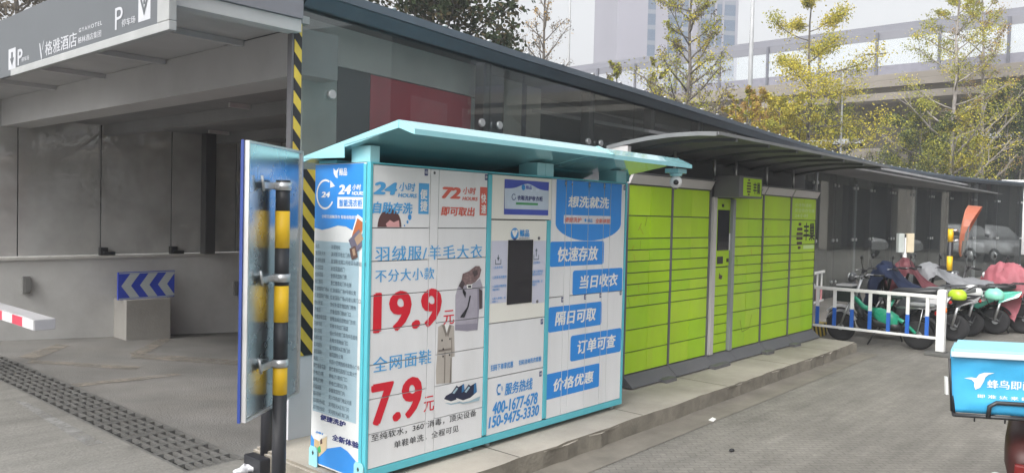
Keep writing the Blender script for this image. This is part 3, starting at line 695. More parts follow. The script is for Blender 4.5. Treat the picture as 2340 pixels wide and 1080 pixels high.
# --- left bay
d.text(M_lblue, '24', (852, 414), (907, 446), bold=.05, shear=.15); d.text(M_lblue, '小时', (911, 416), (949, 438), bold=.03, shear=.1); d.text(M_lblue, 'HOURS', (909, 441), (952, 452), bold=.03, shear=.15)
d.rect(M_lblue, (957, 418), (979, 489)); d.text(M_pwhite, '便', (960, 432), (976, 456), bold=.04); d.text(M_pwhite, '捷', (960, 458), (976, 483), bold=.04)
d.text(M_lblue, '自助存洗', (851, 460), (942, 489), bold=.05, shear=.12)
M_hair = mat('print_hair', (.10, .045, .045), .4); M_skin = mat('print_skin', (.66, .34, .34), .4)
hc = FR(890, 519); hr = abs(FR(917, 520)[0]-FR(890, 520)[0])
d.polyuv(M_hair, [(hc[0]+hr*math.cos(R(a)), 1.626+hr*1.22*max(0, math.sin(R(a)))) for a in range(0, 181, 12)], 1)
d.polyuv(M_skin, [(hc[0]-.02, 1.627), (hc[0]-.03, 1.645), (hc[0]+.0, 1.668), (hc[0]+.03, 1.655), (hc[0]+.07, 1.668), (hc[0]+.075, 1.627)], 2)
for (px, py), r_ in (((936, 496), .018), ((931, 507), .010), ((924, 515), .006)): d.disc(M_tblue, (px, py), r_, sx=.8)
d.text(M_coral, '72', (1009, 426), (1052, 455), bold=.05, shear=.15); d.text(M_coral, '小时', (1057, 427), (1087, 445), bold=.03, shear=.1); d.text(M_coral, 'HOURS', (1056, 449), (1091, 459), bold=.03, shear=.15)
d.rect(M_coral, (1097, 427), (1112, 492)); d.text(M_pwhite, '快', (1099, 442), (1110, 464), bold=.04); d.text(M_pwhite, '速', (1099, 467), (1110, 488), bold=.04)
d.text(M_coral, '即可取出', (1007, 471), (1084, 494), bold=.05, shear=.12)
d.text(M_lblue, '羽绒服/羊毛大衣', (857, 562), (1101, 589), bold=.018, spacing=1.12)
d.text(M_lblue, '不分大小款', (857, 616), (992, 637), bold=.018, spacing=1.12)
d.text(M_red, '19.9', (853, 668), (1008, 743), bold=.032); d.text(M_red, '元', (1013, 709), (1037, 739), bold=.02)
d.text(M_lblue, '全网面鞋', (852, 816), (985, 829), bold=.018, spacing=1.12)
d.text(M_red, '7.9', (848, 877), (963, 948), bold=.032); d.text(M_red, '元', (968, 906), (991, 936), bold=.02)
d.text(M_black, '至纯软水，360°消毒，顶尖设备', (848, 992), (1088, 949), bold=.012, spacing=1.05); d.text(M_black, '单鞋单洗，全程可见', (900, 1007), (1047, 985), bold=.012, spacing=1.1)
# number tags
def tagn(s_, px, py):
    u, v = FR(px, py); d.rectuv(M_navy, u-.014, u+.014, v-.019, v+.019, 1); d.textuv(M_pwhite, s_, u-.009, u+.009, v-.010, v+.010, 2, bold=.02)
for s_, px, py in (('01', 974, 394), ('09', 1111, 405), ('17', 1238, 734), ('18', 1235, 853), ('19', 1293, 419), ('21', 1347, 423), ('23', 1381, 425), ('25', 1427, 429), ('20', 1285, 684), ('22', 1337, 678), ('24', 1372, 674), ('26', 1418, 668)): tagn(s_, px, py)
d.disc(M_gmetal, (993, 395), .009)
# down jacket with fur hood, trench coat and trainers printed on the doors
A_ = lambda L, k=2.7, ox=830, oy=360: [(ox+x/k, oy+y/k) for x, y in L]
B_ = lambda L: A_(L, 3.0, 830, 720)
J1 = mat('print_jacket', (.36, .34, .40), .4, var=.12, vscale=12); J2 = mat('print_jacket_shade', (.24, .225, .28), .4); FU = mat('print_fur', (.19, .125, .125), .4, var=.5, vscale=60); FU2 = mat('print_fur_dark', (.07, .05, .055), .4)
d.poly(J1, A_([(600, 770), (650, 800), (720, 745), (735, 790), (738, 925), (715, 935), (705, 1060), (640, 1070), (566, 1062), (568, 850), (582, 800)]))
d.poly(J2, A_([(703, 805), (712, 805), (714, 935), (704, 1050)]), 2); d.poly(J2, A_([(566, 1030), (705, 1020), (704, 1062), (566, 1064)]), 2)
d.poly(M_black, A_([(655, 850), (662, 850), (648, 920), (622, 985), (595, 985), (600, 975), (640, 920)]), 3); d.poly(M_black, A_([(610, 800), (632, 830), (628, 865), (612, 830)]), 3); d.poly(FU2, A_([(712, 805), (732, 820), (730, 930), (714, 934)]), 3)
d.poly(FU, A_([(605, 752), (612, 715), (650, 700), (690, 668), (715, 668), (727, 690), (716, 735), (690, 765), (645, 790), (612, 785)]), 3); d.poly(FU2, A_([(585, 790), (605, 752), (625, 775), (610, 810)]), 4); d.poly(FU2, A_([(672, 700), (700, 690), (705, 720), (680, 735)]), 4)
d.poly(M_pwhite, A_([(635, 782), (668, 780), (668, 805), (637, 806)]), 4); d.poly(M_black, A_([(642, 788), (662, 787), (662, 800), (643, 800)]), 5)
T1 = mat('print_trench', (.42, .385, .345), .4, var=.08, vscale=10); T2 = mat('print_trench_shade', (.20, .175, .155), .4)
d.poly(T1, B_([(513, 80), (538, 62), (560, 62), (590, 62), (622, 72), (626, 280), (608, 284), (604, 460), (500, 470), (498, 380), (508, 240)]))
d.poly(M_pwhite, B_([(556, 62), (588, 62), (570, 118)]), 2); d.poly(T2, B_([(538, 66), (556, 64), (572, 128), (566, 150)]), 2); d.poly(T2, B_([(604, 68), (590, 64), (572, 128), (580, 150)]), 2)
d.poly(T2, B_([(514, 236), (600, 222), (600, 236), (514, 250)]), 2); d.poly(T2, B_([(602, 150), (607, 150), (608, 280), (603, 280)]), 2); d.poly(T2, B_([(556, 250), (562, 250), (558, 464), (552, 465)]), 2); d.poly(T2, B_([(598, 290), (603, 290), (602, 460), (590, 460)]), 2)
for x, y in ((538, 170), (592, 160), (545, 280), (590, 270), (546, 230)): d.disc(M_black, B_([(x, y)])[0], .0065, 3, 10)
K1 = mat('print_shoe_navy', (.02, .025, .06), .4); K2 = mat('print_shoe_blue', (.03, .16, .36), .4)
for dx, dy, ly in ((0, 0, 1), (80, -8, 4)):
    q = lambda L: B_([(x+dx, y+dy) for x, y in L])
    d.poly(M_grey, q([(560, 600), (640, 596), (720, 560), (710, 590), (600, 612)]), ly)
    d.poly(K1, q([(553, 572), (566, 550), (605, 528), (640, 478), (652, 490), (688, 468), (694, 545), (650, 575), (600, 588), (560, 585)]), ly)
    d.poly(K2, q([(676, 478), (690, 468), (695, 530), (672, 545)]), ly+1)
    d.poly(M_pwhite, q([(553, 572), (600, 588), (650, 570), (695, 530), (718, 540), (712, 560), (650, 590), (600, 602), (558, 590)]), ly+1)
    d.poly(M_grey, q([(610, 530), (640, 492), (648, 500), (622, 536)]), ly+1)
# --- middle bay
d.rect(M_navy, (1153, 409), (1252, 492), 1); 
M_scr = mat('screen_pale', (.50, .58, .68), .25)
(u0, v1), (u1, v0) = FR(1153, 409), FR(1252, 492); w_ = u1-u0; h_ = v1-v0
d.polyuv(mat('print_royal', (.05, .08, .42), .3), [(u0, v0), (u1, v0), (u1, v1), (u0, v1)], 2)
d.polyuv(M_scr, [(u0+.004, v0+.16*h_), (u1-.004, v0+.16*h_)] + [(u0+w_*t_, v0+h_*(.74+.17*math.exp(-((t_-.5)/.22)**2))) for t_ in [1-k/20 for k in range(21)]], 3)
d.text(mat('print_royal', (.05, .08, .42), .3), '鲸品', (1201, 423), (1214, 433), 4, bold=.03); d.disc(M_tblue, (1195, 428), .02, 4)
d.text(M_navy, '衣鞋洗护收衣柜', (1181, 446), (1239, 460), 4, bold=.04); uu = FR(1173, 450); d.ring(M_navy, uu, .017, .022, 40, 360, 4)
d.rect(mat('print_green', (.06, .30, .11), .4), (1178, 462), (1228, 469), 4)
d.text(M_tblue, '鲸品', (1187, 524), (1209, 541), 2, bold=.05); d.text(M_navy, 'JINGPIN', (1185, 543), (1209, 546), 2)
lu, lv = FR(1176, 534)
d.polyuv(M_tblue, [(lu+.042*math.cos(R(a)), lv+.042*math.sin(R(a))) for a in range(0, 360, 18)], 1)
d.polyuv(M_pwhite, [(lu-.03, lv+.022), (lu-.005, lv+.028), (lu, lv+.006), (lu+.008, lv+.03), (lu+.032, lv+.022), (lu+.018, lv-.006), (lu+.006, lv-.022), (lu-.006, lv-.022), (lu-.02, lv-.006)], 2); d.polyuv(M_navy, [(lu-.022, lv-.03), (lu+.022, lv-.03), (lu+.01, lv-.041), (lu-.01, lv-.041)], 2)
PL = mat('print_pale_lilac', (.55, .56, .66), .4, var=.03)
d.rect(PL, (1123, 550), (1157, 690), 1); d.rect(PL, (1219, 550), (1244, 690), 1)
for s_, a, c in (('1.点击存衣', (1126, 608), (1148, 613)), ('2.选择洗衣服务', (1125, 630), (1157, 635)), ('3.选择衣物类型', (1125, 651), (1156, 655)), ('数量并提交', (1125, 659), (1141, 663)), ('4.放入衣物，关', (1124, 679), (1155, 682)), ('闭柜门', (1124, 687), (1137, 690)), ('1.点击取衣', (1216, 597), (1233, 602)), ('2.输入取件码', (1216, 617), (1240, 622)), ('或扫码取件', (1216, 624), (1239, 628)), ('3.取出衣物，关', (1215, 640), (1239, 645)), ('闭柜门', (1215, 648), (1226, 652))): d.text(M_tblue, s_, a, c, 2, bold=.02)
for px, py, up in ((1138, 592, -1), (1225, 582, 1)):
    u, v = FR(px, py)
    d.polyuv(M_dtext, [(u-.03, v-.035), (u+.03, v-.035), (u+.03, v-.029), (u-.03, v-.029)], 2); d.polyuv(M_dtext, [(u-.03, v-.035), (u-.024, v-.035), (u-.024, v), (u-.03, v)], 2); d.polyuv(M_dtext, [(u+.024, v-.035), (u+.03, v-.035), (u+.03, v), (u+.024, v)], 2)
    d.polyuv(M_dtext, [(u, v+.02+.03*up), (u-.014, v+.02+.008*up), (u+.014, v+.02+.008*up)][::1 if up < 0 else -1], 2); d.polyuv(M_dtext, [(u-.004, v-.01), (u+.004, v-.01), (u+.004, v+.03), (u-.004, v+.03)], 2)
d.text(M_tblue, '扫码下单享优惠', (1121, 833), (1172, 838), 2, bold=.03); d.text(M_tblue, '扫码咨询洗衣客服', (1185, 822), (1236, 824), 2, bold=.03)
d.text(M_tblue, '服务热线', (1153, 875), (1216, 888), 2, bold=.035, shear=.12); d.text(M_tblue, '400-1677-678', (1125, 919), (1228, 921), 2, bold=.03, shear=.15); d.text(M_tblue, '150-9475-3330', (1116, 952), (1231, 947), 2, bold=.03, shear=.15)
pu, pv = FR(1140, 889); d.ring(M_tblue, (pu+.01, pv), .027, .036, 110, 250, 2); d.rectuv(M_tblue, pu-.016, pu+.016, pv+.024, pv+.038, 2); d.rectuv(M_tblue, pu-.016, pu+.016, pv-.038, pv-.024, 2); d.ring(M_tblue, (pu+.012, pv+.0), .012, .016, -40, 60, 2); d.ring(M_tblue, (pu+.012, pv), .022, .026, -40, 60, 2)
# --- right bay
(ul, vt), (ur, _) = FR(1272, 411), FR(1421, 425); vs_ = FR(1270, 511)[1]; vb_ = FR(1340, 550)[1]; um = (ul+ur)/2
vt = 1.984
arc = [(um+(ur-ul)/2*math.cos(R(a)), vs_-(vs_-vb_)*abs(math.sin(R(a)))**1.15) for a in range(0, 181, 9)]
d.polyuv(M_blue, [(ul, vt)] + [(ul, vs_)] + arc[::-1][1:-1] + [(ur, vs_), (ur, vt)], 1)
d.text(M_pwhite, '想洗就洗', (1298, 446), (1391, 477), bold=.045, shear=.12)
d.rect(mat('print_soft_white', (.62, .62, .66), .4), (1288, 491), (1395, 512), 2); d.text(M_coral, '便捷洗护', (1290, 496), (1328, 508), 3, bold=.03, shear=.1); d.text(M_tblue, '鲸品', (1342, 499), (1353, 508), 3, bold=.03); d.disc(M_tblue, (1337, 503), .013, 3); d.text(M_coral, '全新体验', (1360, 499), (1393, 510), 3, bold=.03, shear=.1)
for s_, tl, br, a, c in (('快速存放', (1257, 552), (1379, 603), (1274, 564), (1366, 594)), ('当日收衣', (1309, 618), (1421, 663), (1324, 629), (1411, 652)), ('隔日可取', (1253, 702), (1374, 741), (1268, 713), (1361, 731)), ('订单可查', (1304, 767), (1418, 802), (1319, 777), (1406, 792)), ('价格优惠', (1247, 855), (1369, 882), (1264, 866), (1356, 872))):
    d.rect(M_blue, tl, br, 1, rad=.022); d.text(M_pwhite, s_, a, c, 2, bold=.045, shear=.12)
d.build('door_print', lk, gaps)
# touch screen, lock, screws
(u0, v1), (u1, v0) = FR(1161, 548), FR(1214, 690)
b = MB(); b.box(u0, u1, YF-.005, YF-.0005, v0, v1, .002); b.done('touch_screen', M_screen, lk)
for px, py in ((1231, 544), (1227, 688)):
    u, v = FR(px, py); b = MB(); b.lathe([(.012, 0), (.012, -.004), (.006, -.007)], (u, YF-.0006, v), (0, 1, 0), 12); b.done('lock', M_gmetal, lk)
u, v = FR(1306, 421); b = MB(); b.lathe([(.008, 0), (.008, -.004)], (u, YF-.004, v), (0, 1, 0), 12); b.done('lock', M_chrome, lk)
# --- side banner
b = MB(); b.box(XL+.0, XL+.011, YF+.032, YB, ZB-.02, ZT-.004); b.done('side_panel', M_pwhite, lk)
b = MB(); b.box(XL-.006, XL+.0, YF+.03, YF+.055, ZB, ZT-.01, .002); b.done('side_trim', M_teal, lk)
SD = lambda px, py: (-hx(px, py, XL).y, hx(px, py, XL).z)
s = Decal(lambda u, v, e: (XL-e, -u, v), SD)
uL, uR = -YB+.002, -YF-.056
M_sblue = mat('banner_blue', (.03, .24, .66), .4, var=.04); M_sw = mat('banner_white', (.66, .68, .68), .4, var=.04); M_sl = mat('banner_list_grey', (.34, .47, .54), .4, var=.06)
top = ZT-.006
wave = [SD(*p)[1] for p in ((719, 520), (738, 525), (759, 521), (780, 515), (804, 518), (818, 529), (838, 545))]
wu = [uL+(uR-uL)*k/6 for k in range(7)]
s.rectuv(M_sw, uL, uR, ZB-.015, top, 1)
s.polyuv(M_sblue, list(zip(wu, wave)) + [(uR, top), (uL, top)], 2)
vl0, vl1 = SD(720, 549)[1], SD(714, 936)[1]
s.rectuv(M_sl, uL+.012, uR-.03, vl1, vl0, 2)
s.text(M_pwhite, '鲸品', (776, 384), (794, 401), 3, bold=.03); lu, lv = SD(769, 392); s.polyuv(M_pwhite, [(lu-.028, lv+.02), (lu, lv+.004), (lu+.028, lv+.024), (lu+.012, lv-.012), (lu+.016, lv-.04), (lu-.004, lv-.034), (lu-.024, lv-.012)], 3)
c_ = SD(744, 444); s.ring(M_pwhite, c_, .080, .092, 62, 330, 3); s.polyuv(M_pwhite, [(c_[0]+.05, c_[1]+.085), (c_[0]+.098, c_[1]+.05), (c_[0]+.05, c_[1]+.04)], 3)
s.text(M_pwhite, '24', (735, 438), (755, 451), 3, bold=.04, shear=.15)
s.text(M_pwhite, '24', (774, 422), (803, 444), 3, bold=.05, shear=.15); s.text(M_pwhite, '小时', (806, 421), (826, 434), 3, bold=.03, shear=.1); s.text(M_pwhite, 'HOURS', (805, 437), (832, 446), 3, bold=.03, shear=.15)
s.rect(M_pwhite, (772, 450), (833, 477), 3); s.text(M_sblue, '智能洗衣柜', (776, 455), (829, 473), 4, bold=.04, shear=.1)
s.text(M_pwhite, '全程无接触洗衣 智能收取超便捷', (736, 490), (824, 501), 3, bold=.015)
# pile of photo cards
cu0, cv0 = SD(822, 545)
K_ = [mat('card_orange', (.42, .13, .05), .4), mat('card_brown', (.12, .07, .06), .4), mat('card_grey', (.14, .13, .18), .4), mat('card_tan', (.36, .25, .17), .4)]
for i, (du, dv, w2, h2, an, mm) in enumerate(((.0, .055, .045, .075, -25, M_pwhite), (.0, .05, .036, .06, -25, K_[0]), (-.01, -.02, .06, .05, 35, K_[2]), (.012, .0, .035, .025, 35, K_[3]), (-.035, -.085, .03, .035, 20, K_[1]), (-.03, -.08, .012, .02, 20, K_[3]))):
    ca, sa = math.cos(R(an)), math.sin(R(an))
    s.polyuv(mm, [(cu0-.012+du+x*w2*ca-y*h2*sa, cv0+dv+x*w2*sa+y*h2*ca) for x, y in ((-1, -1), (1, -1), (1, 1), (-1, 1))], 4+i)
NAMES = [('站点', '详细地址'), ('滨河新天地', '滨河新天地北门西侧'), ('圣湖新领寓', '圣湖新领寓22号楼菜鸟驿站南侧'), ('水北花园', '水北花园北门'), ('金泉花园', '金泉花园东门旁'), ('香兰雅苑', '香兰雅苑北门外右侧'), ('红星国际广场A', '红星国际广场9号楼公寓'), ('红星国际广场B', '红星国际广场6号楼公寓门口'), ('世纪新城', '世纪新城玫瑰园西门南侧'), ('齐鲁园', '齐鲁园西门物业门口'), ('金穗龙域名园', '金穗龙域名园物业门东侧'), ('天泰华府', '天泰华府北门通道'), ('恒大华府', '恒大华府南门菜鸟中百超市'), ('永辉华苑', '永辉华苑物业门口'), ('蓝湾国际', '蓝湾国际A区西门内'), ('瀚阳国际', '瀚阳国际公寓'), ('桃园', '桃园小区桃园超市南侧小广场'), ('翠竹星座花园', '紫竹星座花园西门公寓大厅'), ('舒格兰1期', '舒格兰1期东门口'), ('舒格兰2期', '舒格兰2期北门内'), ('泰馨家园', '泰馨家园西门内'), ('荣兴华府', '荣兴华府南门物业对面'), ('滨河阳光A区', '滨河阳光A区东门内'), ('滨河阳光B区', '滨河阳光B区南门内')]
va, vb = SD(722, 556)[1], SD(716, 922)[1]; ua, ub = SD(722, 560)[0], SD(758, 562)[0]; cw = (SD(832, 600)[0]-ub)/14.0
for i, (l_, r2_) in enumerate(NAMES):
    v = va+(vb-va)*i/(len(NAMES)-1)
    s.textuv(M_dtext, l_, ua, ua+cw*len(l_)*.92, v-.027, v, 4, bold=.0); s.textuv(M_dtext, r2_, ub, ub+cw*len(r2_), v-.027, v, 4, bold=.0)
s.text(M_navy, '便捷洗护', (733, 944), (791, 976), 4, bold=.05, shear=.08); s.text(M_navy, '全新体验', (760, 989), (821, 1025), 4, bold=.05, shear=.08)
bw = [SD(*p) for p in ((708, 985), (724, 1012), (745, 1024), (766, 1021), (779, 1019), (795, 1030), (812, 1050), (826, 1063))]
s.polyuv(M_sblue, [(uL, SD(709, 990)[1])] + bw[1:-1] + [(uR, bw[-1][1]), (uR, ZB-.01), (uL, ZB-.01)], 3)
M_wood = mat('print_wood', (.52, .38, .2), .4)
s.poly(M_wood, [(719, 1000), (730, 1007), (730, 1042), (718, 1034)], 4); s.poly(mat('print_wood_light', (.62, .5, .32), .4), [(730, 1007), (748, 996), (747, 1026), (730, 1042)], 4); s.poly(M_pwhite, [(718, 998), (734, 985), (749, 993), (730, 1006)], 4)
s.text(M_sblue, '24H', (722, 982), (740, 993), 5, bold=.05, shear=.2); s.poly(mat('print_leaf_green', (.05, .38, .12), .4), [(727, 1022), (733, 1016), (735, 1030), (730, 1035)], 5); s.poly(K_[1], [(733, 1004), (737, 1000), (738, 1012), (733, 1014)], 5)
s.build('side_banner', lk, eps=.0009)
# feet, corner brackets
for x in (XL+.06, 3.78, 3.95, XR-.08):
    for y in (YF+.05, YB-.07):
        b = MB(); b.lathe([(.022, KZ+.001), (.022, KZ+.012), (.010, KZ+.014), (.010, ZB+.03)], (x, y, 0), (0, 0, 1), 12); b.done('foot', M_steel, lk)
for y0 in (YB-.085, YF+.0):
    b = MB(); b.prism([(XL-.014, y0, KZ+.002), (XL-.014, y0+.085, KZ+.002), (XL-.014, y0+.085, .235), (XL-.014, y0+.07, .255), (XL-.014, y0+.015, .255), (XL-.014, y0, .235)], (.006, 0, 0)); br_ = b.done('corner_bracket', M_tealroof, lk)
    b = MB(); b.prism([(XL-.016, y0+.043, .20), (XL-.016, y0+.053, .215), (XL-.016, y0+.043, .23), (XL-.016, y0+.033, .215)], (.0015, 0, 0)); b.done('bracket_hole', M_dark, br_)
# canopy: two roof sections with end plates, posts, camera
prof_o = [(4.21, 2.040), (3.30, 2.215), (3.172, 2.160)]
def roofsec(x0, x1, rise=0.0):
    b = MB(); th = .030
    up = [(y, z+rise) for y, z in prof_o]; lo = [(3.172, 2.130+rise), (3.30, 2.172+rise), (4.21, 2.008+rise)]
    b.prism([(x0, y, z) for y, z in up+lo], (x1-x0, 0, 0)); return b.done('roof_section', M_tealroof, lk)
roofsec(2.80, 4.662); roofsec(4.666, 5.80, -.004)
b = MB(); b.box(4.655, 4.672, 3.17, 3.30, 2.2, 2.2+.001); b.bm.free()
b = MB(); b.prism([(4.652, 3.165, 2.163), (4.652, 3.30, 2.222), (4.652, 4.2, 2.049), (4.652, 4.2, 2.043), (4.652, 3.30, 2.2165), (4.652, 3.165, 2.155)], (.022, 0, 0)); b.done('roof_seam', M_tealroof, lk)
ep = [(4.21, 2.030), (3.775, 2.024), (3.778, 2.098), (3.30, 2.171), (3.30, 2.214), (4.21, 2.039)]
for x in (2.796, 5.802): b = MB(); b.prism([(x, y, z-(.0)) for y, z in ep], (.0035, 0, 0)); b.done('gable_plate', M_tealroof, lk)
for x0, x1 in ((XL+.005, XL+.075), (4.373, 4.466), (4.47, 4.562), (5.385, 5.53)):
    b = MB(); b.box(x0, x1, 3.625, 3.80, 2.001, 2.095, .002); b.done('roof_post', M_tealroof, lk)
b = MB(); b.box(XL+.01, XR-.01, 3.95, 4.13, 2.001, 2.02); b.done('roof_rear_rail', M_teal, lk)
for px in (1205, 1395):
    p = hy(px, 392, 3.9); b = MB(); b.box(p.x-.05, p.x+.05, 3.86, 3.94, 2.001, 2.05, .008); b.done('roof_speaker', M_bplast, lk)
dm = thing('dome_camera', 'white dome security camera hanging under the right end of the teal roof', 'camera', (5.74, 3.27, 2.13))
b = MB(); b.prism([(5.66, 3.22, 2.085), (5.80, 3.22, 2.085), (5.80, 3.34, 2.085), (5.66, 3.34, 2.085)], (0, 0, .035)); b.lathe([(.045, 2.06), (.055, 2.084)], (5.735, 3.28, 0), (0, 0, 1), 16); b.done('camera_mount', M_tealroof, dm)
b = MB(); b.ball((5.735, 3.28, 2.015), .05, (1, 1, 1.05), 20, 14); b.done('camera_ball', M_wplast, dm)
b = MB(); b.ball((5.695, 3.255, 2.01), .022, (1, 1, 1), 12, 8); b.done('camera_lens', M_bplast, dm)
b = MB(); b.ball((5.735, 3.28, 1.965), .018, (1, 1, .7), 12, 8); b.done('camera_sensor', M_gmetal, dm)

# ================================================================== PARCEL LOCKER (lime green)
GF = 4.02; GB = 4.50
gl = thing('parcel_locker', 'long lime green parcel locker with grey skirt and curved grey roof', 'locker', (6.16, GF, KZ))
cols = [(6.185, 6.955, 2), (6.995, 7.755, 2), (8.335, 9.105, 2), (9.155, 9.945, 1), (9.995, 10.815, 2)]
RG = [2.02, 1.733, 1.519, 1.411, 1.304, 1.198, 1.090, .984, .875, .664, .455, .250]
b = MB(); b.box(6.165, 10.83, GF+.02, GB, KZ+.06, 2.09, .004); b.done('cabinet_body', M_gmetal, gl)
for i, (x0, x1, n_) in enumerate(cols):
    for z1, z0 in zip(RG, RG[1:]):
        w_ = (x1-x0)/n_
        k_ = n_ if not (i == 4 and z1 > 1.4 and z1 < 2.0) else 1
        w_ = (x1-x0)/k_
        for k in range(k_):
            dy_ = lrn.uniform(-.0015, .0015); b = MB(); b.box(x0+k*w_+.0018, x0+(k+1)*w_-.0018, GF+dy_, GF+.018, z0+.005, z1-.005, .0015); b.done('door', lrn.choice(M_limes), gl)
# post strips between the columns
for x0, x1 in ((6.160, 6.182), (6.958, 6.992), (7.758, 7.792), (9.108, 9.152), (9.948, 9.992), (10.818, 10.838)):
    b = MB(); b.box(x0, x1, GF-.006, GF+.03, .245, 2.025, .002); b.done('column_strip', M_gmetal, gl)
# slanted caps and skirts, one per column
for x0, x1 in ((6.165, 6.97), (6.978, 7.775), (8.32, 9.125), (9.135, 9.965), (9.975, 10.84)):
    b = MB(); b.prism([(x0+.012, GF-.012, 2.03), (x1-.012, GF-.012, 2.03), (x1-.012, GF-.055, 2.115), (x0+.012, GF-.055, 2.115)], (0, .03, .004)); b.done('cap_panel', M_silver, gl)
    b = MB(); b.prism([(x0, GF-.003, .243), (x0, GF-.105, .150), (x0, GF-.105, .141), (x0, GF+.04, .141), (x0, GF+.04, .243)], (x1-x0, 0, 0)); b.done('skirt', mat('skirt_grey', (.105, .105, .118), .5, var=.08, dirt=.25, dcol=(.2, .19, .17)), gl)
b = MB(); b.prism([(7.78, GF-.003, .243), (7.78, GF-.105, .150), (7.78, GF-.105, .141), (7.78, GF+.04, .141), (7.78, GF+.04, .243)], (.534, 0, 0)); b.done('skirt', MATS['skirt_grey'], gl)
b = MB(); b.box(6.165, 10.84, GF-.06, GB, 2.12, 2.135, .002); b.done('cap_plate', M_gmetal, gl)
for px, py in ((1527, 866), (1655, 832), (1750, 803), (1812, 786)):
    p = hz(px, py, KZ+.02); w_ = .26 if px == 1655 else .10
    b = MB(); b.box(p.x-w_, p.x+.10, GF-.17, GF+.05, KZ+.001, KZ+.035, .004); b.done('base_foot', M_gmetal, gl)
# control column
b = MB(); b.box(7.885, 8.245, GF-.004, GF+.018, 1.20, 1.945, .003); b.done('control_panel', M_lime, gl)
b = MB(); b.box(7.798, 7.872, GF-.035, GF+.02, .25, 1.955, .003); b.done('control_trim', M_silver, gl)
b = MB(); b.box(8.255, 8.325, GF-.035, GF+.02, .25, 1.945, .003); b.done('control_trim', mat('trim_steel_grey', (.25, .27, .28), .35, var=.05), gl)
p0, p1 = hy(1640, 479, GF), hy(1663, 571, GF)
b = MB(); b.box(p0.x, p1.x, GF-.012, GF-.0045, p1.z, p0.z, .002); b.done('control_screen', M_screen, gl)
p0, p1 = hy(1663, 533, GF), hy(1667, 571, GF); b = MB(); b.box(p0.x, p1.x+.01, GF-.0065, GF-.0045, p1.z, p0.z); b.done('control_label', M_pwhite, gl)
for px0, py0, px1, py1 in ((1638, 586, 1650, 602), (1659, 590, 1663, 598), (1649, 466, 1653, 473)):
    p0, p1 = hy(px0, py0, GF), hy(px1, py1, GF); b = MB(); b.box(p0.x, p1.x, GF-.010, GF-.0045, p1.z, p0.z, .002); b.done('control_reader', M_bplast, gl)
for z1, z0 in zip([1.19, .985, .875, .77, .664, .56, .455, .35], [.985, .875, .77, .664, .56, .455, .35, .25]):
    b = MB(); b.box(7.885, 8.245, GF, GF+.018, z0+.005, z1-.005, .0015); b.done('door', M_lime, gl)
# header sign box
b = MB(); b.box(7.83, 8.40, GF-.30, GF-.01, 1.955, 2.185, .006); hb = b.done('header_box', M_gmetal, gl)
gb0 = GF-.30
d = Decal(lambda u, v, e: (u, gb0-e, v), lambda x, y: (hy(x, y, gb0).x, hy(x, y, gb0).z))
d.rectuv(M_lime, 7.92, 8.375, 1.975, 2.165, 1, .01)
M_brown = mat('print_brown', (.06, .03, .03), .4)
def barrel(dd, u, v, r, m, lay=2):
    for k, (w_, y_) in enumerate(((.45, .86), (.85, .48), (1.0, .12), (1.0, -.24), (.85, -.6), (.45, -.95))): dd.rectuv(m, u-r*w_*.62, u+r*w_*.62, v+(y_-.09)*r, v+(y_+.13)*r, lay, r*.08)
barrel(d, 8.055, 2.07, .085, M_brown); d.textuv(M_black, '丰巢', 8.16, 8.345, 2.0, 2.13, 2, bold=.04)
d.build('header_print', gl)
d = Decal(lambda u, v, e: (u, GF-e, v), lambda x, y: (hy(x, y, GF).x, hy(x, y, GF).z))
u, v = d.hit(1827, 538); DM = Decal(d.to3d, d.hit)
barrel(d, u, v, .17, M_brown, 1); d.textuv(M_black, '丰巢', u+.13, 10.80, v-.07, v+.17, 1, bold=.04)
M_pl = mat('print_pale_lime', (.52, .68, .30), .4)
for k, s_ in enumerate(('小丰快递柜', '安全寄存包裹', '24小时')): d.textuv(M_pl, s_, 10.09, 10.09+.115*len(s_), 1.955-.07*k-.05, 1.955-.07*k, 1, bold=.02)
d.rectuv(M_pl, u+.14, 10.79, 1.35, 1.40, 1)
d.build('door_print', gl)
# old marks left on the doors
d = DM
rs = random.Random(5); M_mk = mat('door_mark_red', (.42, .27, .02), .5, var=.3); M_mk2 = mat('door_mark_grey', (.18, .26, .02), .5, var=.3)
for cxm, czm, n_ in ((6.45, 1.6, 3), (6.3, 1.35, 3), (6.75, 1.1, 3), (6.35, .95, 3), (8.55, 1.2, 3), (8.85, 1.35, 3), (9.3, 1.1, 4), (9.2, 1.6, 2)):
    for k in range(n_):
        a, c = cxm+rs.uniform(-.1, .1), czm+rs.uniform(-.08, .08); w_ = rs.uniform(.004, .008); h_ = rs.uniform(.03, .09); tl = rs.uniform(-.06, .06)
        d.polyuv(M_mk if rs.random() < .6 else M_mk2, [(a, c), (a+w_, c), (a+w_+tl, c+h_), (a+tl, c+h_)], 1)
a, c = 8.58, .50
for q in ([(0, .06), (.012, .06), (.07, -.08), (.06, -.085)], [(.06, -.085), (.065, -.075), (.25, -.05), (.25, -.06)], [(.25, -.06), (.26, -.05), (.32, .1), (.31, .1)]): d.polyuv(M_mk2, [(a+x, c+y) for x, y in q], 1)
u, v = d.hit(1645, 630); d.polyuv(M_brown, [(u-.03, v-.03), (u+.04, v-.04), (u+.06, v), (u, v+.015), (u-.02, v+.04)], 1)
d.build('door_marks', gl)
d = Decal(lambda u, v, e: (u, GF-.012-(v-2.03)*.506-.0005-e, v), lambda x, y: (hy(x, y, GF-.035).x, hy(x, y, GF-.035).z))
d.textuv(M_black, '丰巢智能柜', 8.72, 9.02, 2.052, 2.09, 1, bold=.03); d.polyuv(M_black, [(8.66, 2.07), (8.675, 2.045), (8.69, 2.07), (8.675, 2.10)], 1)
d.build('cap_print', gl)
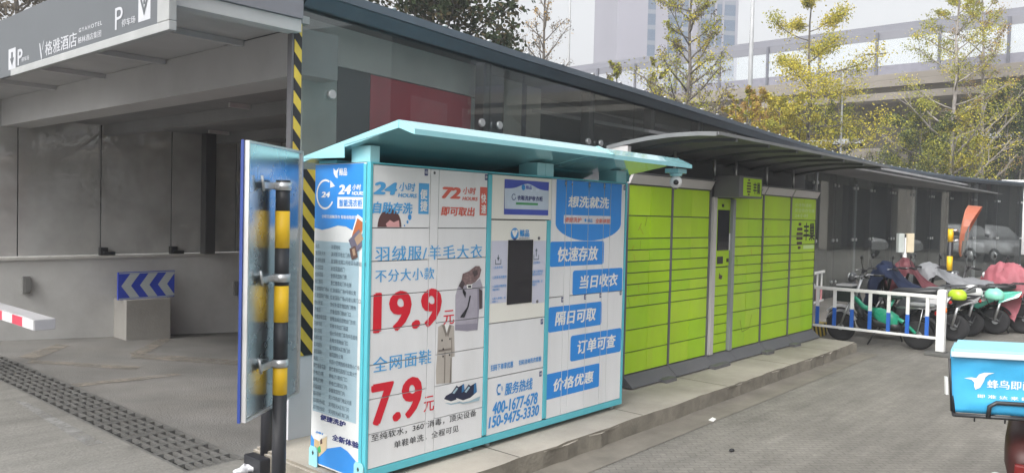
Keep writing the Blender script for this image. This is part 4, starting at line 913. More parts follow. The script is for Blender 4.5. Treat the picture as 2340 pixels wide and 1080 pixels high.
# curved canopy on thin posts
cy = [(3.135, 2.452, 0), (3.30, 2.462, 0), (3.55, 2.462, 0), (3.80, 2.445, 0), (4.05, 2.413, 0), (4.25, 2.375, 0)]
b = MB(); up = [(y, z) for y, z, _ in cy]; lo = [(y, z-.022) for y, z in up][::-1]
b.prism([(6.15, y, z) for y, z in up+lo], (4.77, 0, 0)); b.done('canopy_sheet', mat('canopy_sheet_grey', (.13, .135, .145), .5, var=.08, dirt=.2), gl)
b = MB(); b.box(6.15, 10.92, 3.122, 3.134, 2.430, 2.458, .002); b.done('canopy_edge', mat('canopy_edge_grey', (.17, .175, .18), .5), gl)
b = MB(); up = [(y, z+.004) for y, z, _ in cy]; lo = [(y, z-.032) for y, z, _ in cy][::-1]
b.prism([(6.135, y, z) for y, z in up+lo], (.014, 0, 0)); b.done('canopy_edge', MATS['canopy_edge_grey'], gl)
b = MB(); b.box(6.15, 11.0, 4.252, 4.27, 2.14, 2.374); b.done('canopy_back', mat('canopy_back_dark', (.045, .05, .055), .5), gl)
b = MB(); b.box(6.14, 6.20, 4.02, 4.25, 2.20, 2.372, .003); b.done('canopy_bracket', M_silver, gl)
for k in range(7):
    x = 6.5+k*.68; b = MB(); 
    for (ya, za, _), (yb, zb, _) in zip(cy, cy[1:]): b.prism([(x, ya, za-.0225), (x, yb, zb-.0225), (x, yb, zb-.05), (x, ya, za-.05)], (.04, 0, 0))
    b.done('canopy_rib', mat('canopy_rib_dark', (.09, .095, .10), .5), gl)
for px in (1541, 1632, 1681, 1752, 1813, 1867):
    p = hy(px, 410, GF+.03); b = MB(); b.tube([(p.x, GF+.03, 2.136), (p.x, GF+.03, 2.40)], .014, 10); b.done('canopy_post', M_steel, gl)
# ================================================================== STREET FURNITURE
# roadside sign seen from behind on its striped post
pdep = 4.40; pb = hd(643.5, 640, pdep); pb.z = 0.0
t = thing('striped_post', 'round yellow and black striped post carrying the roadside sign', 'post', (pb.x, pb.y, 0))
Z0 = 0.0; PR = .039
def zat(py): return hd(643, py, pdep-(py-520)/F*pdep*math.sin(PITCH)*0).z
bands = [(412, 425, M_bplast), (425, 482, M_blk), (482, 566, M_yel), (566, 652, M_blk), (652, 735, M_yel), (735, 820, M_blk), (820, 901, M_yel)]
for y0, y1, m_ in bands:
    b = MB(); b.tube([(pb.x, pb.y, zat(y1)), (pb.x, pb.y, zat(y0))], PR+(.001 if m_ is M_yel else 0), 24); b.done('yellow_band' if m_ is M_yel else 'black_band', m_, t)
b = MB(); b.tube([(pb.x, pb.y, .012), (pb.x, pb.y, zat(901))], PR, 24); b.done('post_shaft', M_blk, t)
b = MB(); b.box(pb.x-.11, pb.x+.11, pb.y-.11, pb.y+.11, .001, .014, .003)
b.done('base_plate', M_blk, t)
pa_, pc_ = hd(563, 640, 4.10), hd(687, 640, 4.80)
pa_.z = pc_.z = 0
sd_ = (pc_-pa_); sw = sd_.length; sang = math.atan2(sd_.y, sd_.x)
zt_, zb_ = hd(568, 321, 4.10).z, hd(558, 968, 4.10).z
t2 = thing('roadside_sign', 'tall narrow sign seen from its shiny bare metal back, with blue edge', 'sign', (pa_.x, pa_.y, zb_), sang)
hh = zt_-zb_
M_signback = mat('sign_back_metal', (.60, .63, .64), .26, metal=1.0, var=.03)
M_alu = mat('aluminium_rim', (.62, .62, .62), .35, metal=.6)
b = MB(); b.box(.012, sw-.012, .006, .026, .012, hh-.012); b.done('sign_plate', M_signback, t2, False)
b = MB(); b.box(0, sw, -.006, .032, 0, .0119); b.box(0, sw, -.006, .032, hh-.0119, hh); b.box(sw-.0119, sw, -.006, .032, .012, hh-.012); b.box(0, .0119, -.006, .0269, .012, hh-.012); b.done('sign_rim', M_alu, t2, False)
b = MB(); b.box(-.010, -.0005, .020, .036, -.002, hh+.002, .001); b.done('sign_edge', mat('edge_blue', (.018, .045, .22), .45), t2, False)
b = MB(); b.box(.0, sw, .0335, .036, .0, hh); b.done('sign_front', M_signblue, t2, False)
# which side of the plate faces the post: local -y
Rz = Matrix.Rotation(-sang, 3, 'Z'); lp = Rz @ (Vector((pb.x, pb.y, 0))-Vector((pa_.x, pa_.y, 0)))
for py in (426, 634, 829):
    z = zat(py)
    b = MB(); b.lathe([(PR+.002, z-.022), (PR+.009, z-.022), (PR+.009, z+.022), (PR+.002, z+.022)], (pb.x, pb.y, 0), (0, 0, 1), 24); b.done('clamp_band', M_steel, t)
    # bracket arm from band to plate
    b = MB(); zz = z-zb_; sgn = -1 if lp.y < 0 else 1
    b.box(lp.x-.17, lp.x-.03, sgn*.012, sgn*.03, zz-.018, zz+.018, .003); b.box(lp.x-.05, lp.x-.02, min(sgn*.012, lp.y), max(sgn*.012, lp.y), zz-.014, zz+.014, .003); b.tube([(lp.x-.165, sgn*.02, zz-.03), (lp.x-.19, sgn*.02, zz+.05)], .008, 8)
    b.done('sign_bracket', M_steel, t2, False)
p2 = hz(609, 1070, 0)
b = MB(); b.tube([(p2.x, p2.y, .03), (p2.x, p2.y, .78)], .042, 20); b.box(p2.x-.11, p2.x+.09, p2.y-.1, p2.y+.1, .001, .10, .012)
tag(b.done('short_post', M_blk), 'short plain black post on a heavy base behind the striped post', 'post')
p2 = hz(668, 1062, 0.02)
# debris by the post
p3 = hz(566, 1078, 0)
b = MB(); b.ball((p3.x, p3.y, .02), .06, (1.5, .9, .45), 22, 14)
for v in b.bm.verts: v.co += Vector((mnoise.noise(v.co*22), mnoise.noise(v.co*22+Vector((5, 0, 0))), mnoise.noise(v.co*25)*.6))*.035; v.co.z = max(v.co.z, .005)
tag(b.done('plastic_bag', mat('bag_white', (.62, .62, .64), .4, var=.1)), 'crumpled white plastic bag on the ground at the foot of the black post', 'bag')
for px, py in ((1672, 1031), (1880, 738)):
    p3 = hz(1672, 1031, 0)
b = MB(); b.ball((p3.x, p3.y, .012), .02, (1.4, .9, .6), 10, 7); tag(b.done('pebble', M_rub), 'small black pebble lying alone on the paved lot', 'pebble')
p3 = hz(1630, 964, 0); b = MB(); b.prism([(p3.x, p3.y, .006), (p3.x+.09, p3.y+.02, .008), (p3.x+.1, p3.y+.06, .012), (p3.x+.01, p3.y+.05, .007)], (0, 0, .003)); tag(b.done('paper_scrap', M_pwhite), 'scrap of white paper on the paving below the kerb', 'paper')
# yellow black wheel stop past the kerb
p4 = hz(1885, 772, 0)
b = MB(); b.prism([(p4.x-.35, p4.y+.10, .002), (p4.x+.35, p4.y+.10, .002), (p4.x+.30, p4.y+.07, .20), (p4.x-.30, p4.y+.07, .20)], (0, .18, 0)); 
o = b.done('wheel_stop', M_yblk); tag(o, 'worn yellow and black concrete wheel stop past the end of the kerb', 'wheel stop')

# white guard rail with blue pickets
def railing(nm, label, x, y, rz, n=8, L=1.93, faded=False, group=None, ends=True):
    t = thing(nm, label, 'guard rail', (x, y, 0), rz, group)
    MW = mat('rail_white', (.74, .74, .73), .4, dirt=.12, dcol=(.35, .34, .3)); MBl = mat('picket_blue', (.018, .11, .46), .4)
    if faded: MBl = mat('picket_pink', (.55, .22, .24), .5)
    def P(z0, z1, h): b = MB(); b.box(0.0, L, -h, h, z0, z1, .008); return b.done('top_rail' if z0 > .5 else 'bottom_rail', MW, t, False)
    P(.745, .79, .022); P(.205, .24, .018)
    for k in range(n):
        u = L*(k+.5)/n
        b = MB(); b.box(u-.022, u+.022, -.012, .012, .2405, .7445, .003); pk_ = b.done('picket', MW, t, False)
        b = MB(); b.box(u-.0235, u+.0235, -.0135, .0135, .242, .50, .002); b.done('picket_sleeve', MBl, pk_, False)
    for u in ((-.05,) if ends else ()):
        b = MB(); b.box(u-.05, u+.05, -.05, .05, .05, .85, .006); pp = b.done('end_post', MW, t, False)
        b = MB(); b.ball((u, 0, .85), .056, (1, 1, .42), 16, 8); b.done('post_cap', MW, pp, False)
        b = MB(); b.ball((u-.052 if False else u, -.052, .60), .03, (.75, .35, 1.2), 12, 8); b.ball((u-.052, 0, .60), .03, (.35, .75, 1.2), 12, 8); b.done('reflector', M_orange, pp, False)
        b = MB(); b.box(u-.16, u+.16, -.14, .14, .001, .045, .012); b.box(u-.08, u+.08, -.08, .08, .0455, .06, .004); b.done('rail_foot', mat('rail_foot_grey', (.10, .10, .095), .8), t, False)
    return t
railing('guard_rail', 'white guard rail with blue lower pickets in front of the green moped', 11.495, 2.63, R(90), 8, 1.93)
railing('guard_rail', 'faded white guard rail behind the mopeds, with pinkish pickets', 12.15, 5.05, R(8), 9, 3.2, True)

# small twin box sign on a pole, convex mirror on a striped post
bs = Vector((17.6, 4.9, 0))
pz = (bs-CP).dot(cf)
t = thing('twin_box_sign', 'two small boxes on one white pole in front of the glass wall', 'sign', (bs.x, bs.y, 0))
pp0 = hd(2067, 575, pz)
b = MB(); b.tube([(pp0.x, pp0.y, 0), (pp0.x, pp0.y, pp0.z+.3)], .045, 12); b.done('sign_pole', M_wplast, t)
for px0, px1, m_, nm in ((2055, 2067.5, mat('box_grey', (.42, .45, .43), .5), 'grey_box'), (2074, 2090, mat('box_buff', (.58, .50, .36), .5), 'buff_box')):
    a, c = hd(px0, 533, pz-.1), hd(px1, 577, pz-.1); b = MB(); w2 = (c-a).dot(cr); M_ = Matrix.Translation(a) @ Matrix.Rotation(YAW-PI/2, 4, 'Z')
    b.box(0, w2, 0, .12, c.z-a.z, 0, .01, M_); b.done(nm, m_, t)
a = hd(2068, 534, pz-.05); b = MB(); b.box(0, .08, 0, .05, -.4, 0, .005, Matrix.Translation(a) @ Matrix.Rotation(YAW-PI/2, 4, 'Z')); b.done('box_bracket', M_bplast, t)
ms = Vector((18.6, 4.3, 0)); pz = (ms-CP).dot(cf)
t = thing('convex_mirror', 'orange backed convex traffic mirror on a yellow and black post', 'traffic mirror', (ms.x, ms.y, 0))
m0 = hd(2170, 600, pz); zz = [hd(2172, y, pz).z for y in (522, 552, 585, 618, 700)]
b = MB(); b.tube([(m0.x, m0.y, .01), (m0.x, m0.y, zz[0])], .055, 16); b.done('mirror_post', M_blk, t)
for z1, z0 in ((zz[0]-.01, zz[1]), (zz[2], zz[3])): b = MB(); b.tube([(m0.x, m0.y, z0), (m0.x, m0.y, z1)], .057, 16); b.done('yellow_band', M_yel, t)
mc = hd(2203, 528, pz-.2); rad = (hd(2203, 467, pz-.2).z-hd(2203, 585, pz-.2).z)/2
axm = (cr*.84 - cf*.56 - Vector((0, 0, .14))).normalized()      # the mirror looks to the right
M_or = mat('mirror_orange', (.62, .22, .13), .4, var=.06)
b = MB(); b.lathe([(.02, -.055), (rad*.5, -.05), (rad*.85, -.03), (rad, .0), (rad, .02), (rad*.93, .025)], mc, axm, 32); b.done('mirror_shell', M_or, t)
b = MB(); b.lathe([(rad*.92, .026), (rad*.75, .05), (rad*.4, .075), (.01, .082)], mc, axm, 32); b.done('mirror_face', M_chrome, t)
# hood: an arc of sheet over the upper half
b = MB(); up_ = (Vector((0, 0, 1))-axm*axm.z).normalized(); si = axm.cross(up_); ring0, ring1 = [], []
for k in range(15):
    a_ = R(-20+220*k/14); dv = si*math.cos(a_)+up_*math.sin(a_); ext = .06+.20*max(0, math.sin(a_))
    ring0.append(mc+dv*(rad+.004)); ring1.append(mc+dv*(rad+.012)+axm*ext)
for k in range(14): b.poly([ring0[k], ring0[k+1], ring1[k+1], ring1[k]]); 
bmesh.ops.solidify(b.bm, geom=b.bm.faces[:], thickness=.008); b.done('mirror_hood', M_or, t)
b = MB(); b.tube([(m0.x, m0.y, mc.z), tuple(mc-axm*.12)], .025, 10); b.tube([(m0.x, m0.y, mc.z-.25), tuple(mc-axm*.10-Vector((0, 0, .2)))], .02, 10); b.done('mirror_arm', M_steel, t)

# ================================================================== SCOOTERS
def wheel(t, x, r, w, rim_m, spokes=5, nm='wheel'):
    b = MB(); ri = r-w*.9
    b.lathe([(ri, -w*.38), (r-w*.35, -w*.5), (r-.004, -w*.25), (r, 0), (r-.004, w*.25), (r-w*.35, w*.5), (ri, w*.38)], (x, 0, r), (0, 1, 0), 32)
    wh = b.done('wheel', M_rub, t, False)
    b = MB(); b.lathe([(ri-.018, -w*.30), (ri+.002, -w*.34), (ri+.002, w*.34), (ri-.018, w*.30)], (x, 0, r), (0, 1, 0), 28, closed=True)
    b.lathe([(.045, -w*.45), (.05, -w*.3), (.05, w*.3), (.045, w*.45)], (x, 0, r), (0, 1, 0), 16)
    for k in range(spokes):
        a = 2*PI*k/spokes+.3; b.tube([(x+.04*math.cos(a), 0, r+.04*math.sin(a)), (x+(ri-.008)*math.cos(a), 0, r+(ri-.008)*math.sin(a))], .012 if spokes < 10 else .004, 6)
    b.done('rim', rim_m, wh, False); return wh
def fender(t, x, r, w, a0, a1, m, nm='fender'):
    b = MB(); prev = None; n_ = 12
    for k in range(n_+1):
        a = R(a0+(a1-a0)*k/n_); rr_ = r+.035
        ring = [b.bm.verts.new((x+(rr_+dr)*math.cos(a), dy, r+(rr_+dr)*math.sin(a))) for dy, dr in ((-w, -.02), (-w*.7, .006), (0, .014), (w*.7, .006), (w, -.02))]
        if prev:
            for i in range(4): f = b.bm.faces.new((prev[i], prev[i+1], ring[i+1], ring[i])); f.smooth = True
        prev = ring
    bmesh.ops.solidify(b.bm, geom=b.bm.faces[:], thickness=.006); return b.done(nm, m, t, False)
def handlebar(t, hx_, hz_, half=.33, mirrors=True, back=.10, m=None):
    b = MB(); b.tube([(hx_-back, -half, hz_+.02), (hx_-.02, -half*.55, hz_+.03), (hx_, -.05, hz_-.02), (hx_, .05, hz_-.02), (hx_-.02, half*.55, hz_+.03), (hx_-back, half, hz_+.02)], .012, 8); hb_ = b.done('handlebar', m or M_bplast, t, False)
    for s_ in (-1, 1):
        b = MB(); b.tube([(hx_-back*.62, s_*half*.78, hz_+.024), (hx_-back-.03, s_*(half+.06), hz_+.018)], .018, 10); b.done('grip', M_rub, hb_, False)
        b = MB(); b.tube([(hx_-back*.4, s_*half*.7, hz_+.03), (hx_-back*.1+.03, s_*(half+.02), hz_+.02)], .006, 6); b.done('brake_lever', M_chrome, hb_, False)
        if mirrors:
            b = MB(); b.tube([(hx_-.05, s_*half*.7, hz_+.03), (hx_-.03, s_*(half*.85), hz_+.15), (hx_-.05, s_*half*.95, hz_+.19)], .006, 6); b.ball((hx_-.05, s_*half*1.0, hz_+.21), .05, (.35, 1.15, .75), 14, 9); b.done('mirror', M_bplast, hb_, False)
    return hb_
M_body = {}
def paint(nm, c): return mat(nm, c, .28, var=.05, coat=.5, dirt=.08)
def scooter(nm, label, x, y, rz, body_m, seat_m=None, lamp_m=None, fend_m=None, wb=1.16, r=.21, plate=None, rearbox=False, rack=True, scale=1.0, z=0.0, lean=0.0):
    t = thing(nm, label, 'scooter', (x, y, z), rz, 'electric scooters parked by the glass wall'); t.scale = (scale,)*3; t.rotation_euler = (lean, 0, rz)
    xr, xf = -wb/2, wb/2
    seat_m = seat_m or M_bplast; fend_m = fend_m or body_m
    rim = mat('rim_light_grey', (.34, .35, .36), .35, metal=.6)
    wheel(t, xr, r, .10, rim, 5); wheel(t, xf, r, .09, rim, 5)
    b = MB(); b.loft([(xf-.30, 0, .30, .15, .035, 4), (xf-.45, 0, .27, .16, .04, 4), (xr+.40, 0, .26, .16, .045, 4), (xr+.25, 0, .30, .14, .05, 4)], 16); b.done('footboard', M_bplast, t, False)
    b = MB(); b.loft([(xr+.36, 0, .42, .08, .13, 4), (xr+.28, 0, .52, .115, .16, 4), (xr+.05, 0, .60, .125, .09, 3.5), (xr-.18, 0, .64, .095, .06, 3), (xr-.34, 0, .68, .04, .025, 2.5)], 18); b.done('rear_body', body_m, t, False)
    b = MB(); b.loft([(xr+.44, 0, .72, .08, .02, 2.5), (xr+.36, 0, .73, .13, .05, 3), (xr+.1, 0, .735, .145, .055, 3), (xr-.12, 0, .76, .14, .055, 3), (xr-.26, 0, .77, .08, .03, 2.5)], 18); b.done('seat', seat_m, t, False)
    b = MB(); b.loft([(xf-.33, 0, .34, .10, .06, 3), (xf-.24, 0, .52, .16, .14, 3), (xf-.20, 0, .68, .155, .17, 3), (xf-.16, 0, .80, .09, .08, 2.5)], 16); b.done('front_shield', body_m, t, False)
    b = MB(); b.tube([(xf-.22, 0, .55), (xf-.30, 0, .98)], .022, 10); b.done('steering_stem', M_bplast, t, False)
    b = MB()
    for s_ in (-1, 1): b.tube([(xf-.17, s_*.06, .56), (xf, s_*.065, r)], .018, 8)
    b.box(xf-.20, xf-.13, -.07, .07, .53, .57, .005); b.done('front_fork', mat('fork_steel', (.4, .4, .41), .3, metal=.8), t, False)
    fender(t, xf, r, .055, 35, 160, fend_m, 'front_fender'); fender(t, xr, r, .06, 20, 150, M_bplast, 'rear_fender')
    handlebar(t, xf-.31, 1.0)
    b = MB(); b.ball((xf-.16, 0, .90), .075, (.8, 1.15, .9), 16, 10); b.done('headlight_housing', body_m, t, False)
    b = MB(); b.ball((xf-.115, 0, .90), .055, (.5, 1, .9), 14, 9); b.done('headlight', lamp_m or mat('lamp_glass', (.6, .62, .62), .1), t, False)
    b = MB(); b.ball((xr-.32, 0, .62), .05, (.5, 1.4, .6), 12, 8); b.done('tail_light', mat('tail_red', (.42, .015, .012), .25), t, False)
    b = MB(); b.tube([(xr-.1, 0, r+.2), (xr-.05, .09, r), (xr+.2, .1, .3)], .018, 8); b.done('swing_arm', M_bplast, t, False)
    b = MB(); b.tube([(xr+.35, .09, .27), (xr+.25, .16, .01)], .012, 8); b.done('side_stand', M_bplast, t, False)
    for s_ in (-1, 1):
        b = MB(); b.tube([(xr+.02, s_*.10, r+.02), (xr-.06, s_*.11, .56)], .022, 8); b.done('shock_absorber', M_steel, t, False)
        b = MB(); b.prism([(xr-.02, s_*.128, .50), (xr-.30, s_*.10, .62), (xr-.34, s_*.07, .70), (xr-.05, s_*.128, .64)], (0, s_*.012, 0)); b.done('tail_panel', fend_m, t, False)
    if rack:
        b = MB()
        for s_ in (-1, 1): b.tube([(xr-.05, s_*.11, .70), (xr-.24, s_*.12, .82), (xr-.50, s_*.11, .83)], .010, 6)
        for xx in (-.3, -.4, -.5): b.tube([(xr+xx, -.11, .83), (xr+xx, .11, .83)], .008, 6)
        b.done('rear_rack', M_bplast, t, False)
    if plate is not None:
        b = MB(); b.box(xr-.415, xr-.408, -.10, .10, .36, .50, .002, None); pl_ = b.done('number_plate', plate, t, False)
        b = MB(); b.tube([(xr-.40, 0, .5), (xr-.34, 0, .60)], .012, 6); b.done('plate_holder', M_bplast, t, False)
    return t
def quilt(nm, label, x, y, rz, m, kind='front', z=0.0, seed=1, w=.42, sx=1.0, hi=1.06, cat='scooter cover', pts=None):
    """a padded cover hanging over the bars of a scooter, draped in soft folds"""
    t = MB(); rs = random.Random(seed)
    path = pts or [(-.20, .74), (-.05, .80), (.12, .94), (.24, hi), (.33, hi+.02), (.42, hi-.07), (.50, .85), (.56, .62), (.60, .42)]
    NU, NV = 30, 44; grid = []
    for j in range(NV):
        q = j/(NV-1)*(len(path)-1); i = min(int(q), len(path)-2); f_ = q-i
        px_ = path[i][0]*(1-f_)+path[i+1][0]*f_; pz_ = path[i][1]*(1-f_)+path[i+1][1]*f_
        row = []
        for k in range(NU):
            u = -1+2*k/(NU-1); wd_ = w*(.82+.18*math.sin(PI*j/(NV-1)))
            sag = -.17*abs(u)**2.2-.05*(abs(u) > .7)
            p = Vector((px_*sx-.10*abs(u)**2, u*wd_, pz_+sag))
            nn = mnoise.noise(Vector((p.x*5, p.y*11, p.z*5+seed*3.1)))*.05+mnoise.noise(p*16+Vector((0, seed*2.0, 0)))*.022+abs(mnoise.noise(Vector((p.x*9+p.y*6, p.y*14, seed))))*.035
            p += Vector((nn*.6, nn*.3, nn)); p.z = max(p.z, .2); row.append(t.bm.verts.new(p))
        grid.append(row)
    for j in range(NV-1):
        for k in range(NU-1): f = t.bm.faces.new((grid[j][k], grid[j][k+1], grid[j+1][k+1], grid[j+1][k])); f.smooth = True
    bmesh.ops.solidify(t.bm, geom=t.bm.faces[:], thickness=.022)
    for f in t.bm.faces: f.smooth = True
    o = t.done(nm, m); o.location = (x, y, z); o.rotation_euler = (0, 0, rz)
    return tag(o, label, cat)
def helmet(label, px, py, dep, m, rz=0.0):
    p = hd(px, py, dep); t = thing('helmet', label, 'helmet', p, rz)
    b = MB(); b.ball((0, 0, 0), .125, (1.12, .95, .95), 20, 14)
    for v in b.bm.verts: v.co.z = max(v.co.z, -.06)
    b.done('helmet_shell', m, t, False)
    b = MB(); b.tube([(.05, -.11, -.05), (.04, -.06, -.14), (.04, .06, -.14), (.05, .11, -.05)], .007, 6); b.done('chin_strap', M_bplast, t, False)
    b = MB(); b.prism([(.10, -.09, -.02), (.19, -.06, -.035), (.19, .06, -.035), (.10, .09, -.02)], (0, 0, -.008)); b.done('visor', M_bplast, t, False)
    return t
# green moped behind the rail
P_green = paint('moped_green', (.02, .34, .20)); P_black = paint('scooter_black', (.014, .015, .018)); P_white = paint('scooter_white', (.55, .55, .56)); P_dgrey = paint('scooter_dark_grey', (.05, .055, .06)); P_mint = paint('scooter_mint', (.10, .48, .36))
def moped(x, y, rz):
    t = thing('moped', 'small green electric moped with bare tube frame behind the white guard rail', 'moped', (x, y, 0), rz)
    r, xr, xf = .205, -.50, .53; rim = mat('rim_silver', (.42, .43, .44), .35, metal=.7)
    wheel(t, xr, r, .075, rim, 6); wheel(t, xf, r, .07, rim, 6)
    b = MB(); b.tube([(xf-.16, 0, .66), (xf-.30, 0, .52), (.02, 0, .46), (-.16, 0, .44)], [.032, .036, .04, .04], 10); b.tube([(-.12, 0, .44), (-.3, 0, .36), (xr+.02, .07, r+.02)], [.036, .03, .02], 10); b.tube([(-.3, 0, .36), (xr+.02, -.07, r+.02)], [.03, .02], 8); b.tube([(-.06, 0, .44), (-.17, 0, .66)], .022, 10); b.done('frame', P_green, t, False)
    b = MB(); b.loft([(.10, 0, .46, .035, .06, 3), (.0, 0, .42, .075, .11, 3), (-.14, 0, .38, .08, .12, 3), (-.24, 0, .36, .05, .08, 3)], 16); b.done('motor_cover', P_green, t, False)
    b = MB(); b.loft([(.22, 0, .40, .05, .04, 4), (.05, 0, .31, .07, .05, 4), (-.2, 0, .28, .07, .05, 4), (-.28, 0, .28, .05, .04, 4)], 14); b.done('battery_case', M_bplast, t, False)
    b = MB(); b.loft([(.02, 0, .70, .035, .02, 2.5), (-.08, 0, .71, .07, .035, 3), (-.24, 0, .71, .10, .045, 3), (-.30, 0, .72, .09, .04, 2.5)], 16); b.done('seat', mat('seat_dark_green', (.035, .055, .05), .5), t, False)
    b = MB(); b.loft([(-.36, 0, .61, .09, .025, 3), (-.42, 0, .615, .11, .03, 3), (-.66, 0, .615, .11, .03, 3), (-.70, 0, .615, .09, .02, 3)], 16); b.done('pillion_pad', mat('pad_grey', (.22, .23, .23), .6), t, False)
    b = MB()
    for s_ in (-1, 1): b.tube([(-.22, s_*.06, .56), (-.70, s_*.08, .575)], .009, 6); b.tube([(xr, s_*.085, r), (-.56, s_*.08, .57)], .008, 6)
    b.done('rear_rack', M_steel, t, False)
    b = MB()
    for s_ in (-1, 1): b.tube([(xf-.13, s_*.05, .62), (xf, s_*.055, r)], .015, 8)
    b.tube([(xf-.16, 0, .56), (xf-.26, 0, .92)], .02, 10); b.done('front_fork', M_steel, t, False)
    fender(t, xf, r, .045, 30, 150, P_white, 'front_fender'); fender(t, xr, r, .05, 30, 175, M_bplast, 'rear_fender')
    hb_ = handlebar(t, xf-.27, .94, .30, False, .16, M_chrome)
    b = MB(); b.box(xf-.16, xf+.04, -.13, .13, .58, .80, .02); b.done('front_basket', mat('basket_black', (.018, .03, .026), .6), t, False)
    b = MB(); b.box(xf-.17, xf+.05, -.14, .14, .802, .83, .01); b.done('basket_rim', P_white, t, False)
    b = MB(); b.ball((xf-.12, 0, .90), .05, (1, 1, 1), 14, 9); b.done('headlight', M_bplast, t, False)
    b = MB(); b.box(-.735, -.70, -.06, .06, .50, .55, .008); b.done('tail_light', mat('tail_red', (.42, .015, .012), .25), t, False)
    b = MB(); b.box(-.765, -.757, -.09, .09, .36, .49, .002, None); b.done('number_plate', M_pwhite, t, False)
    b = MB(); b.tube([(.0, .07, .26), (.12, .14, .01)], .012, 8); b.tube([(-.1, 0, .27), (-.08, -.16, .27), (-.02, -.22, .25)], .01, 6); b.done('kick_stand', M_bplast, t, False)
    b = MB(); b.lathe([(.07, -.11), (.08, -.10), (.08, -.08)], (-.06, 0, .29), (0, 1, 0), 16); b.done('crank', M_steel, t, False)
    return t
moped(11.78, 3.42, R(91))
scooter('scooter', 'dark scooter with white front mudguard just behind the green moped', 12.45, 3.60, R(93), P_dgrey, fend_m=P_white)
scooter('scooter', 'black scooter under the navy quilted cover', 13.05, 3.35, R(96), P_black, seat_m=mat('seat_grey', (.16, .17, .17), .6))
scooter('scooter', 'black scooter with white tail panels beside the rail post', 13.75, 3.30, R(99), P_black, fend_m=P_white)
scooter('scooter', 'mint green scooter with a green number plate', 14.35, 3.05, R(104), P_mint, plate=mat('plate_green', (.08, .46, .34), .4))
scooter('scooter', 'large dark scooter with the fat rear tyre at the end of the row', 14.75, 2.70, R(112), P_dgrey, r=.24, rearbox=True)
scooter('scooter', 'dark red scooter under the pink cover at the right edge', 15.25, 2.35, R(116), paint('scooter_red', (.20, .012, .016)))
NV_ = mat('cover_navy', (.022, .035, .085), .85, var=.2, bump=.4, bscale=30); MRN = mat('cover_maroon', (.22, .07, .085), .5, var=.25, bump=.4, bscale=26); SLV = mat('cover_silver', (.36, .37, .39), .5, var=.1, bump=.3, bscale=20); PNK = mat('cover_pink', (.60, .20, .24), .55, var=.12, bump=.3, bscale=24)
quilt('wind_quilt', 'navy blue quilted wind cover over the scooter bars', 13.05, 3.42, R(96), NV_, seed=2, w=.40, hi=1.10)
quilt('wind_quilt', 'glossy maroon quilted wind cover bunched on the scooter beside the navy one', 13.85, 3.36, R(99), MRN, seed=4, w=.30, hi=1.14)
quilt('scooter_cover', 'silver grey cloth cover draped over the mint scooter', 14.35, 3.12, R(104), SLV, seed=7, w=.34, hi=1.06, pts=[(-.62, .80), (-.45, .84), (-.2, .86), (.0, .92), (.2, 1.06), (.3, 1.10), (.40, 1.05), (.50, .88), (.56, .62)])
quilt('wind_quilt', 'pink padded wind cover hanging at the right edge of the row', 15.22, 2.30, R(150), PNK, seed=9, w=.44, hi=1.10)
helmet('lime yellow helmet on the scooter next to the rail post', 2187, 675, 11.6, mat('helmet_lime', (.42, .60, .03), .3), 1.0)
helmet('white helmet lying on the silver cover', 2222, 668, 11.9, mat('helmet_white', (.62, .63, .62), .3), 1.5)
helmet('mint green helmet on the dark scooter near the pink cover', 2272, 675, 11.9, mat('helmet_mint', (.22, .58, .44), .3), 1.2)

# ------------------------------------------------------------------ delivery scooter, right foreground
dp = 3.95
bc = hd(2322, 955, dp); brz = YAW-R(11); srz = YAW-R(37)
t = thing('delivery_scooter', 'scooter with dark red tail and black rear rack in the right foreground', 'scooter', (bc.x, bc.y, 0), srz)
zr_ = bc.z
# local frame: +x away from the viewer (the way it points), +y left; rear face of the box at x=0
b = MB()
b.tube([(-.01, .29, zr_), (-.01, -.29, zr_)], .010, 8); b.tube([(.27, .20, zr_), (.27, -.20, zr_)], .010, 8)
for yy in (.29, .1, -.1, -.29): b.tube([(-.01, yy, zr_), (.27, yy*.7, zr_)], .010, 8)
b.tube([(-.018, .135, zr_), (-.018, .13, zr_+.055), (-.018, .10, zr_+.075), (-.018, -.10, zr_+.075), (-.018, -.13, zr_+.055), (-.018, -.135, zr_)], .011, 8)
b.tube([(.0, .285, zr_), (.02, .296, zr_+.15), (.27, .21, zr_+.15), (.27, .20, zr_)], .007, 8)
for yy in (.19, .05): b.tube([(0, yy, zr_), (0, yy, zr_-.03)], .004, 6)
Rr = Matrix.Rotation(brz-srz, 4, 'Z')
for v in b.bm.verts: v.co = Rr @ v.co
b.tube([(.1, -.06, zr_), (.25, -.05, zr_-.18)], .012, 8); b.tube([(.1, -.16, zr_), (.25, -.15, zr_-.18)], .012, 8)
b.done('rear_rack', M_bplast, t, False)
P_dred = mat('scooter_dark_red', (.05, .011, .009), .5, var=.2, dirt=.3, dcol=(.12, .10, .08))
b = MB(); b.loft([(.02, -.08, .50, .07, .04, 4), (.05, -.08, .50, .11, .10, 4), (.25, -.08, .54, .145, .12, 4.5), (.5, -.08, .56, .155, .14, 4.5), (.75, -.08, .50, .14, .15, 4)], 24); b.done('rear_body', P_dred, t, False)
b = MB(); b.loft([(.42, -.08, .76, .10, .03, 3), (.5, -.08, .78, .15, .05, 3), (.9, -.08, .76, .14, .05, 3), (1.05, -.08, .74, .09, .03, 3)], 16); b.done('seat', M_bplast, t, False)
